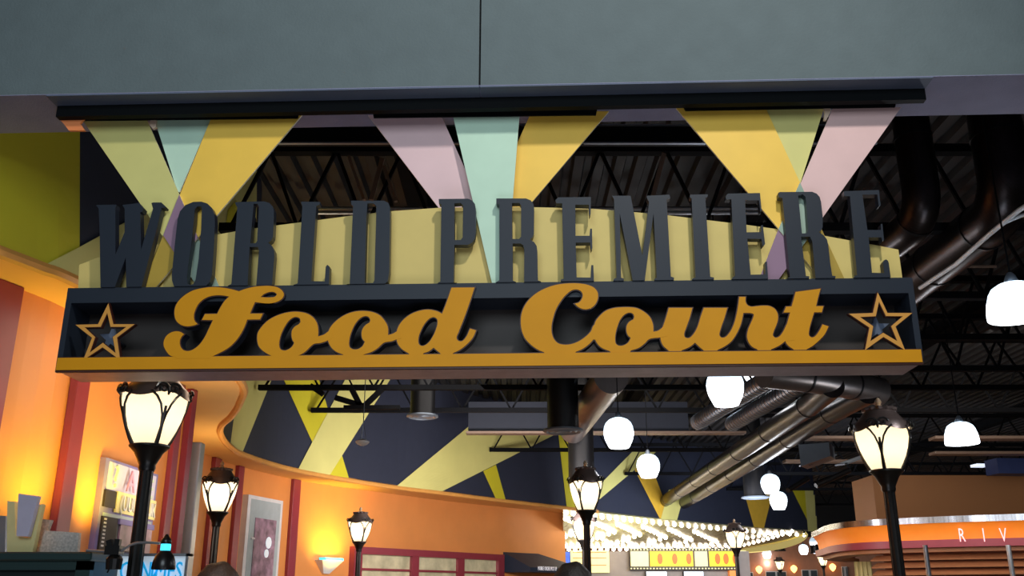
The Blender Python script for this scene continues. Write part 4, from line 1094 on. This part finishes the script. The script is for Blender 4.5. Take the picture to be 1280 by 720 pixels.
wall_text('(UUU', .26, .53, .20, 'white_metal', sx=.9); wall_text('UUK', .70, .53, .20, 'white_metal', sx=.8)
# kiosk: green cabinet
YK = 6.75
a = at_y(-60, 688, YK); c = at_y(117, 692, YK)
zt = (a.z + c.z) / 2
root = thing('kiosk_cabinet', 'dark green cabinet against the orange wall in the lower left corner', 'cabinet', ((a.x + c.x) / 2, YK + .3, 0))
b = nb(); box(b, ((a.x + c.x) / 2, YK + .3, zt - .03), (c.x - a.x, .66, .06)); bevel(b, .01, 1); obj('top_board', b, 'kiosk_green', root)
b = nb(); box(b, ((a.x + c.x) / 2, YK + .32, (zt - .06) / 2), (c.x - a.x - .04, .56, zt - .06)); obj('body', b, 'kiosk_dark', root)
b = nb(); box(b, (c.x - .06, YK + .03, (zt - .06) / 2), (.1, .06, zt - .06)); box(b, ((a.x + c.x) / 2, YK + .03, zt - .09), (c.x - a.x - .02, .06, .06)); obj('front_frame', b, 'kiosk_green', root)
# cards and slabs on it
def card(name, px, Y, th, m, label, cat):
    ps = [at_y(x, y, Y) for x, y in px]; 
    zmin = min(p.z for p in ps)
    for p in ps:
        if abs(p.z - zmin) < .02: p.z = zt
    b = nb(); slab3(b, ps, (0, th, 0)); return solo(name, b, m, label, cat)
card('display_card', [(9, 626), (18, 627), (20, 670), (35, 672), (46, 631), (53, 630), (41, 688), (9, 688)], YK + .12, .05, 'cream_plain', 'cream V shaped card holder standing on the green cabinet', 'card holder')
ps = [(23, 617), (48, 620), (35, 670.5), (20.5, 670)]
b = nb(); slab3(b, [at_y(x, y, YK + .06) for x, y in ps], (0, .045, 0)); solo('sample_card', b, 'lavender_pale', 'pale lavender card slotted into the cream holder', 'card')
card('granite_slab', [(52, 649), (64, 650), (49, 688), (36, 688)], YK + .34, .04, 'granite', 'leaning speckled granite slab right behind the cream holder', 'slab')
card('granite_slab', [(56, 663), (98.5, 666), (97, 690), (47, 690)], YK + .24, .04, 'granite', 'wide speckled granite slab at the right end of the green cabinet', 'slab')
card('sample_board', [(-20, 644), (7, 645), (7, 688), (-20, 688)], YK + .3, .04, 'silver', 'grey board cut by the left edge of the picture, on the green cabinet', 'board')
# kiosk sign with blue letters
a = at_y(146, 692, YK + .50); c = at_y(236, 697, YK + .50)
root = thing('kiosk_sign', 'white sign board with bright blue letters beside the green cabinet', 'sign', ((a.x + c.x) / 2, YK + .53, a.z - .6))
b = nb(); box(b, ((a.x + c.x) / 2, YK + .53, a.z - .3), (c.x - a.x, .06, .6)); obj('board', b, 'sign_white', root)
b = nb()
for zz in (a.z - .01,): box(b, ((a.x + c.x) / 2, YK + .51, zz), (c.x - a.x + .02, .1, .02))
for xx in (a.x, c.x): box(b, (xx, YK + .51, a.z - .3), (.02, .1, .6))
obj('frame', b, 'silver', root)
for body, px_ in (("CANZ'", 148), ('IMES', 187)):
    p = at_y(px_, 724, YK + .485); bm = text_mesh(body, .18, .008, sx=.62 if body[0] == 'C' else .66)
    bmesh.ops.transform(bm, matrix=Matrix.Translation(p) @ Matrix.Rotation(PI / 2, 4, 'X'), verts=bm.verts); obj('letters', bm, 'letter_blue', root, label='bright blue letters')
b = nb(); box(b, (a.x + .1, YK + .53, (a.z - .6) / 2), (.06, .06, a.z - .6)); box(b, (c.x - .1, YK + .53, (a.z - .6) / 2), (.06, .06, a.z - .6)); obj('leg', b, 'silver', root)
# clip lamp
Yl = YK - .05
root = thing('clip_lamp', 'small black gooseneck clip lamp leaning over the blue lettered sign', 'lamp', at_y(143, 702, Yl))
g_ = lambda x, y, dy=0: at_y(x, y, Yl + dy)
b = nb(); tube(b, [g_(108, 688), g_(125, 689), g_(140, 690), g_(152, 688.5), g_(163, 681), g_(172, 678.5), g_(185, 678), g_(200, 679)], .009, 8); obj('arm', b, 'silver', root, smooth=True)
b = nb(); box(b, g_(143, 688), (.10, .09, .06)); bar(b, g_(139, 685), g_(137, 675), .035, .04); bar(b, g_(146, 685), g_(148, 674), .035, .04); lathe(b, [(.05, -.1), (.055, -.03), (.03, 0)], g_(144, 693), 14); obj('clip', b, 'iron', root)
b = nb(); tube(b, [g_(144, 695), g_(143, 702), g_(138, 708), g_(134, 716)], .006, 6); obj('cord', b, 'iron', root)
p = g_(204, 712)
b = nb(); lathe(b, [(.078, 0), (.080, .01), (.076, .05), (.062, .09), (.042, .115), (.034, .125)], p, 24, cap=False); lathe(b, [(.034, .17), (.037, .175), (.034, .20), (.02, .215), (.008, .235)], p, 16); obj('lamp_shade', b, 'iron', root, smooth=True)
b = nb(); lathe(b, [(.032, .125), (.034, .13), (.034, .165), (.032, .17)], p, 16); obj('cyan_collar', b, 'cyan_glow', root, label='glowing cyan collar')

# silver poster frame on the far orange wall
def on_wall(px4, plan, off=0.0):
    a = hit(*px4[0], plan, off); c = hit(*px4[1], plan, off)
    d = hit(*px4[3], plan, off)
    z1 = a.z; z0 = d.z
    return [Vector((a.x, a.y, z1)), Vector((c.x, c.y, z1)), Vector((c.x, c.y, z0)), Vector((a.x, a.y, z0))]
Q = on_wall([(311, 618), (354, 627), (348, 735), (301, 735)], INf, .25)
dirv = (Q[1] - Q[0]).normalized(); nv = Vector((dirv.y, -dirv.x, 0))
root = thing('poster_case', 'tall silver framed poster case on the orange wall, right of the second lantern', 'poster', (Q[3] + Q[2]) / 2)
nx = nv
b = nb(); slab3(b, Q, -nv * .14); obj('case', b, 'white_metal', root)
def dq(name, u0, v0, u1, v1, m, off, th=.01, label=None):
    bm = nb(); slab3(bm, sub(Q, u0, v0, u1, v1, nv * off), -nv * th); return obj(name, bm, m, root, label=label)
dq('backing', .08, .04, .93, .99, 'poster_grey', .006); dq('picture', .22, .24, .82, .99, 'poster_art', .02)
for (u, v, r_, m_) in ((.62, .50, .11, 'sign_white'), (.58, .62, .08, 'sign_white'), (.18, .47, .07, 'white_metal')):
    p = bil(Q, u, v) + nv * .035; bm = nb(); pts_ = [p + dirv * (r_ * math.cos(t)) + Vector((0, 0, 1)) * (r_ * (1 if u > .3 else .3) * math.sin(t)) for t in [2 * PI * k / 20 for k in range(20)]]
    slab3(bm, pts_, -nv * .01); obj('round_sticker', bm, m_, root)
# wall light
p = hit(407, 700, INf, .25); _, qw, dw = wall_frame(407, 700, INf)
nv2 = Vector((dw.y, -dw.x)); nv2 = nv2 if nv2.dot(-Vector((p.x, p.y))) > 0 else -nv2
root = thing('wall_light', 'wedge shaped white wall light with a glowing cyan top on the orange wall', 'wall light', (qw.x, qw.y, p.z - .2))
w_ = .36; dv3 = Vector((dw.x, dw.y, 0)); n3 = Vector((nv2.x, nv2.y, 0)); q3 = Vector((qw.x, qw.y, p.z))
b = nb(); T = [q3 - dv3 * w_, q3 + dv3 * w_, q3 + dv3 * w_ + n3 * .22, q3 - dv3 * w_ + n3 * .22]; Bt = [q3 - dv3 * .1 + Vector((0, 0, -.28)), q3 + dv3 * .1 + Vector((0, 0, -.28)), q3 + dv3 * .1 + n3 * .05 + Vector((0, 0, -.28)), q3 - dv3 * .1 + n3 * .05 + Vector((0, 0, -.28))]
VT = [b.verts.new(v) for v in T]; VB = [b.verts.new(v) for v in Bt]; b.faces.new(VT); b.faces.new(VB)
for i in range(4): b.faces.new((VT[i], VT[(i+1) % 4], VB[(i+1) % 4], VB[i]))
obj('wedge', b, 'white_metal', root)
b = nb(); slab3(b, [T[3] + Vector((0, 0, .0)) + n3 * .012 + dv3 * .1, T[2] + n3 * .012 - dv3 * .02, T[2] + n3 * .012 - dv3 * .04 + Vector((0, 0, .05)), T[3] + n3 * .012 + dv3 * .08 + Vector((0, 0, .05))], -n3 * .18); obj('glow_panel', b, 'cyan_glow', root)
WL = q3 + n3 * .7 + Vector((0, 0, -.1))
# maroon window
Qw = on_wall([(440, 683), (627, 693), (627, 740), (436, 740)], INf, .1)
dirw = (Qw[1] - Qw[0]).normalized(); nw = Vector((dirw.y, -dirw.x, 0))
root = thing('kitchen_window', 'maroon framed kitchen window with six panes below the orange wall', 'window', (Qw[2] + Qw[3]) / 2)
Q = Qw
def wq(name, u0, v0, u1, v1, m, off, th):
    bm = nb(); slab3(bm, sub(Q, u0, v0, u1, v1, nw * off), -nw * th); return obj(name, bm, m, root)
wq('frame', 0, 0, 1, .16, 'maroon', .10, .2); wq('frame', 0, .16, .045, 1, 'maroon', .10, .2); wq('frame', .955, .16, 1, 1, 'maroon', .10, .2)
for u in (.345, .655): wq('mullion', u, .16, u + .045, 1, 'maroon', .08, .16)
wq('transom', .045, .47, .955, .52, 'maroon', .06, .12)
for u0, u1 in ((.045, .345), (.39, .655), (.70, .955)):
    for v0, v1 in ((.16, .47), (.52, 1)): wq('pane', u0, v0, u1, v1, 'glass_kitchen', 0, .02)
# awning
Qa = on_wall([(629, 690), (706, 694), (706, 716), (629, 714)], INf, .0)
da = (Qa[1] - Qa[0]).normalized(); na = Vector((da.y, -da.x, 0))
A0 = at_t(629, 690, 22.2); 
root = thing('awning', 'dark blue awning with small white lettering beside the maroon window', 'awning', (Qa[2] + Qa[3]) / 2)
wl, wr = Qa[0], Qa[1]
lowL = wl + na * 1.1; lowL.z = at_t(640, 712, 20).z - .1
tL = Vector((wl.x, wl.y, wl.z)); tR = wl + (wr - wl) * .55; bz = hit(700, 712, INf).z
Pn = [tL, tR, wl + (wr - wl) * 1.02, wl + Vector((0, 0, 0))]
b = nb()
v0 = b.verts.new(tL); v1 = b.verts.new(tR)
v2 = b.verts.new(Vector((wr.x, wr.y, bz)) + na * .9 - da * .15); v3 = b.verts.new(Vector((wl.x, wl.y, bz)) + na * .9 + da * .1)
w2 = b.verts.new(Vector((wr.x, wr.y, bz - .12)) + na * .9 - da * .15); w3 = b.verts.new(Vector((wl.x, wl.y, bz - .12)) + na * .9 + da * .1)
x2 = b.verts.new(Vector((wr.x, wr.y, bz - .12)) - da * .1); x3 = b.verts.new(Vector((wl.x, wl.y, bz - .12)))
for q in ((v0, v1, v2, v3), (v3, v2, w2, w3), (v1, v2, w2, x2), (v0, v3, w3, x3), (w3, w2, x2, x3), (v0, v1, x2, x3)): b.faces.new(q)
obj('canvas', b, 'awning', root)
p = Vector((wl.x, wl.y, bz - .07)) + na * .93 + da * .38
bm = text_mesh('MOBILE ORDER PICK UP', .15, .004, sx=.5)
bmesh.ops.transform(bm, matrix=Matrix.Translation(p) @ Matrix.Rotation(math.atan2(da.y, da.x), 4, 'Z') @ Matrix.Rotation(PI / 2, 4, 'X'), verts=bm.verts); obj('letters', bm, 'white_letter', root, label='small white letters')
# ============================================================ people walking away, seen from behind
def skin_chain(name, verts, edges, radii, m, parent, sub=2):
    me = bpy.data.meshes.new(name); me.from_pydata([Vector(v) for v in verts], edges, []); me.materials.append(M[m])
    o = bpy.data.objects.new(name, me); COL.objects.link(o); o.parent = parent
    md = o.modifiers.new('skin', 'SKIN'); md.use_smooth_shade = True
    if not me.skin_vertices: 
        bpy.context.view_layer.objects.active = o
    for i, r in enumerate(radii):
        sv = me.skin_vertices[0].data[i]; sv.radius = (r, r) if not isinstance(r, tuple) else r
        sv.use_root = (i == 0)
    s = o.modifiers.new('sub', 'SUBSURF'); s.levels = sub; s.render_levels = sub
    return o
def person(px, ytop, t, label, hair, shirt, hh=1.75):
    top = at_t(px, ytop, t); H = top.z; k = H / 1.76
    root = thing('person', label, 'person', (top.x, top.y, 0)); s = lambda v: Vector(v) * k
    V = [(0, 0, .97), (0, .0, 1.15), (0, .01, 1.35), (0, .01, 1.46), (0, 0, 1.53), (0, .01, 1.60), (0, .0, 1.68),
         (-.10, 0, .90), (-.11, .02, .50), (-.12, -.02, .09), (-.13, .14, .04), (.10, 0, .90), (.11, -.02, .50), (.12, -.06, .09), (.13, .10, .04),
         (-.19, 0, 1.42), (-.25, -.02, 1.14), (-.26, .06, .90), (-.26, .09, .82), (.19, 0, 1.42), (.25, -.02, 1.14), (.26, .06, .90), (.26, .09, .82)]
    E = [(0,1),(1,2),(2,3),(3,4),(4,5),(5,6),(0,7),(7,8),(8,9),(9,10),(0,11),(11,12),(12,13),(13,14),(3,15),(15,16),(16,17),(17,18),(3,19),(19,20),(20,21),(21,22)]
    R = [(.15,.11),(.13,.10),(.16,.11),(.10,.08),.055,(.075,.09),(.072,.09),.085,.06,.042,.035,.085,.06,.042,.035,.055,.045,.032,.03,.055,.045,.032,.03]
    R = [tuple(x * k for x in r) if isinstance(r, tuple) else r * k for r in R]
    skin_chain('body', [s(v) for v in V], E, R, 'skin', root)
    # shirt over trunk and upper arms, trousers over the legs
    Vs = [V[0], V[1], V[2], V[3], V[15], V[16], V[19], V[20]]; Es = [(0,1),(1,2),(2,3),(3,4),(4,5),(3,6),(6,7)]
    skin_chain('shirt', [s(v) for v in Vs], Es, [.17*k, .155*k, .175*k, .11*k, .075*k, .062*k, .075*k, .062*k], shirt, root)
    Vt = [V[0], V[7], V[8], V[9], V[11], V[12], V[13]]; Et = [(0,1),(1,2),(2,3),(0,4),(4,5),(5,6)]
    skin_chain('trousers', [s(v) for v in Vt], Et, [.165*k, .10*k, .078*k, .06*k, .10*k, .078*k, .06*k], 'trousers', root)
    for sx_, yy in ((-.13, .09), (.13, .05)):
        bm = nb(); lathe(bm, [(.05, 0), (.052, .03), (.045, .07), (.02, .09)], (0, 0, 0), 16)
        for v in bm.verts: v.co = Vector((v.co.x + sx_ * k, v.co.y * 2.4 + yy, v.co.z))
        obj('shoe', bm, 'shoe', root, True, True)
    for sx_ in (-1, 1):
        bm = nb(); bmesh.ops.create_uvsphere(bm, u_segments=12, v_segments=8, radius=.03 * k); bmesh.ops.scale(bm, vec=(.4, .7, 1.1), verts=bm.verts); bmesh.ops.translate(bm, vec=(sx_ * .082 * k, .01, 1.62 * k), verts=bm.verts)
        obj('ear', bm, 'skin', root, True, True)
    for hx in (-.26, .26):
        for f_ in range(5):
            bm = nb(); a_ = (f_ - 2) * .018; L_ = (.05, .075, .08, .075, .06)[f_]
            if f_ == 0: P_ = [Vector((hx, .10, .82)), Vector((hx, .135, .79)), Vector((hx, .14, .76))]
            else: P_ = [Vector((hx, .09 + a_, .80)), Vector((hx, .10 + a_, .80 - L_ * .6)), Vector((hx * .97, .11 + a_, .80 - L_))]
            tube(bm, [s(q) for q in P_], [.010, .009, .007], 8); obj('finger', bm, 'skin', root, True, True)
    bm = nb(); bmesh.ops.create_uvsphere(bm, u_segments=28, v_segments=18, radius=1)
    rnd = random.Random(int(px))
    for v in bm.verts:
        n_ = v.co.copy(); bump_ = 1 + .035 * math.sin(n_.x * 9 + px) * math.cos(n_.z * 7) + .02 * rnd.random()
        drop_ = 1.0
        if n_.y > .35 and n_.z < .15: bump_ *= .86       # face side (turned away)
        v.co = Vector((n_.x * .098 * bump_, n_.y * .112 * bump_ - .01, n_.z * .125 * bump_ + 1.76 - .125)) 
    bmesh.ops.scale(bm, vec=(k, k, k), verts=bm.verts)
    obj('hair', bm, hair, root, True, True)
    # face
    bm = nb(); lathe(bm, [(.006, 0), (.013, .012), (.008, .045), (.003, .055)], (0, .105, 1.60), 10); 
    bmesh.ops.scale(bm, vec=(k, k, k), verts=bm.verts); obj('nose', bm, 'skin', root, True, True)
person(276, 702.5, 4.1, 'person with brown hair seen from behind below the second lantern', 'hair', 'shirt_grey')
person(716, 702.5, 4.3, 'person with dark hair seen from behind below the middle lantern', 'hair_dark', 'shirt_dark')

# ============================================================ light
w = bpy.data.worlds.new('world'); SC.world = w; w.use_nodes = True
w.node_tree.nodes['Background'].inputs['Color'].default_value = (.42, .50, .58, 1); w.node_tree.nodes['Background'].inputs['Strength'].default_value = .10
def light(kind, name, loc, e, col=(1, 1, 1), size=.2, to=None, spot=None, blend=.5, sy=None):
    ld = bpy.data.lights.new(name, kind); ld.energy = e; ld.color = col
    if kind == 'AREA': ld.size = size; 
    else: ld.shadow_soft_size = size
    if kind == 'AREA' and sy: ld.shape = 'RECTANGLE'; ld.size_y = sy
    if kind == 'SPOT': ld.spot_size = math.radians(spot); ld.spot_blend = blend
    o = bpy.data.objects.new(name, ld); COL.objects.link(o); o.location = loc
    if to is not None: o.rotation_euler = (Vector(to) - Vector(loc)).to_track_quat('-Z', 'Y').to_euler()
    return o
tgt = W(SL / 2, 3.6)
light('SPOT', 'mall_downlight', (1.6, .9, 7.6), 760, (1.0, .97, .9), .16, tgt, 100, .8)
light('AREA', 'mall_ceiling_light', (-1, -3, 5.5), 260, (.80, .93, 1.0), 5, (0, 5.5, 4.5), sy=3)
light('AREA', 'mall_floor_bounce', (0, 2.0, .3), 60, (.85, .88, 1.0), 4, (0, 5.6, 4.6), sy=2)  # unseen lamp added for light bouncing off the mall floor
# warm uplights of the orange wall
for px_, py_, en_ in ((50, 650, 60), (118, 655, 75)):
    p = hit(px_, py_, INn, .25); light('SPOT', 'wall_uplight', (p.x + .30, p.y, p.z), en_, (1, .72, .05), .12, p + Vector((-.3, 0, 1.0)), 130, 1)
light('AREA', 'overhang_fill', (-2.9, 9.6, 2.4), 24, (1, .84, .62), .8, (-3.5, 10.2, 4))  # unseen fill added to brighten the overhang, standing in for wall uplights
light('AREA', 'overhang_fill', (-4.0, 14.4, 2.6), 26, (1, .72, .35), .6, (-4.6, 14.4, 4))  # second added fill, for the overhang's far part
light('AREA', 'far_wall_fill', (0.2, 17.5, 3.3), 300, (1, .92, .9), 3.5, (0, 25, 3.0), sy=.8)  # unseen area lamp added to brighten the far orange wall
light('AREA', 'mural_fill', (6.5, 26, 3.4), 420, (.85, .9, 1), 4, (7.5, 33, 5.2), sy=1.5)  # unseen area lamp added to lift the far end of the mural
light('SPOT', 'wall_light_bulb', WL, 190, (1, .72, .08), .1, WL + Vector((0, 0, 1)) - n3 * .8, 120, 1)
light('AREA', 'canopy_fill', (4.5, 29.5, 3.0), 26, (1, .85, .5), 3, (5, 32, 3.6), sy=1)  # added fill in place of the bulbs' own light on the canopy
light('AREA', 'kiosk_fill', (-2.6, 8.2, 3.7), 16, (1, .72, .5), 1.2, (-3.7, 7.8, 2.2))  # unseen area fill standing in for house lighting by the kiosk
light('AREA', 'hall_fill', (0.5, 17, 5.1), 260, (1, .92, .85), 6, (-1, 22, 3.5), sy=6)  # unseen area fill standing in for the hall's house lighting
light('AREA', 'hall_fill_right', (9, 17, 5.1), 200, (1, .9, .8), 6, (12, 20, 2.5), sy=6)  # same stand-in fill for the right side of the hall
light('AREA', 'hall_fill_rear', (8, 42, 4.4), 300, (1, .9, .8), 6, (8, 50, 3), sy=6)  # same stand-in fill for the rear of the hall
vs = SC.view_settings; vs.view_transform = 'Standard'; vs.look = 'None'; vs.exposure = 0; vs.gamma = 1; vs.use_curve_mapping = False
SC.cycles.use_denoising = True
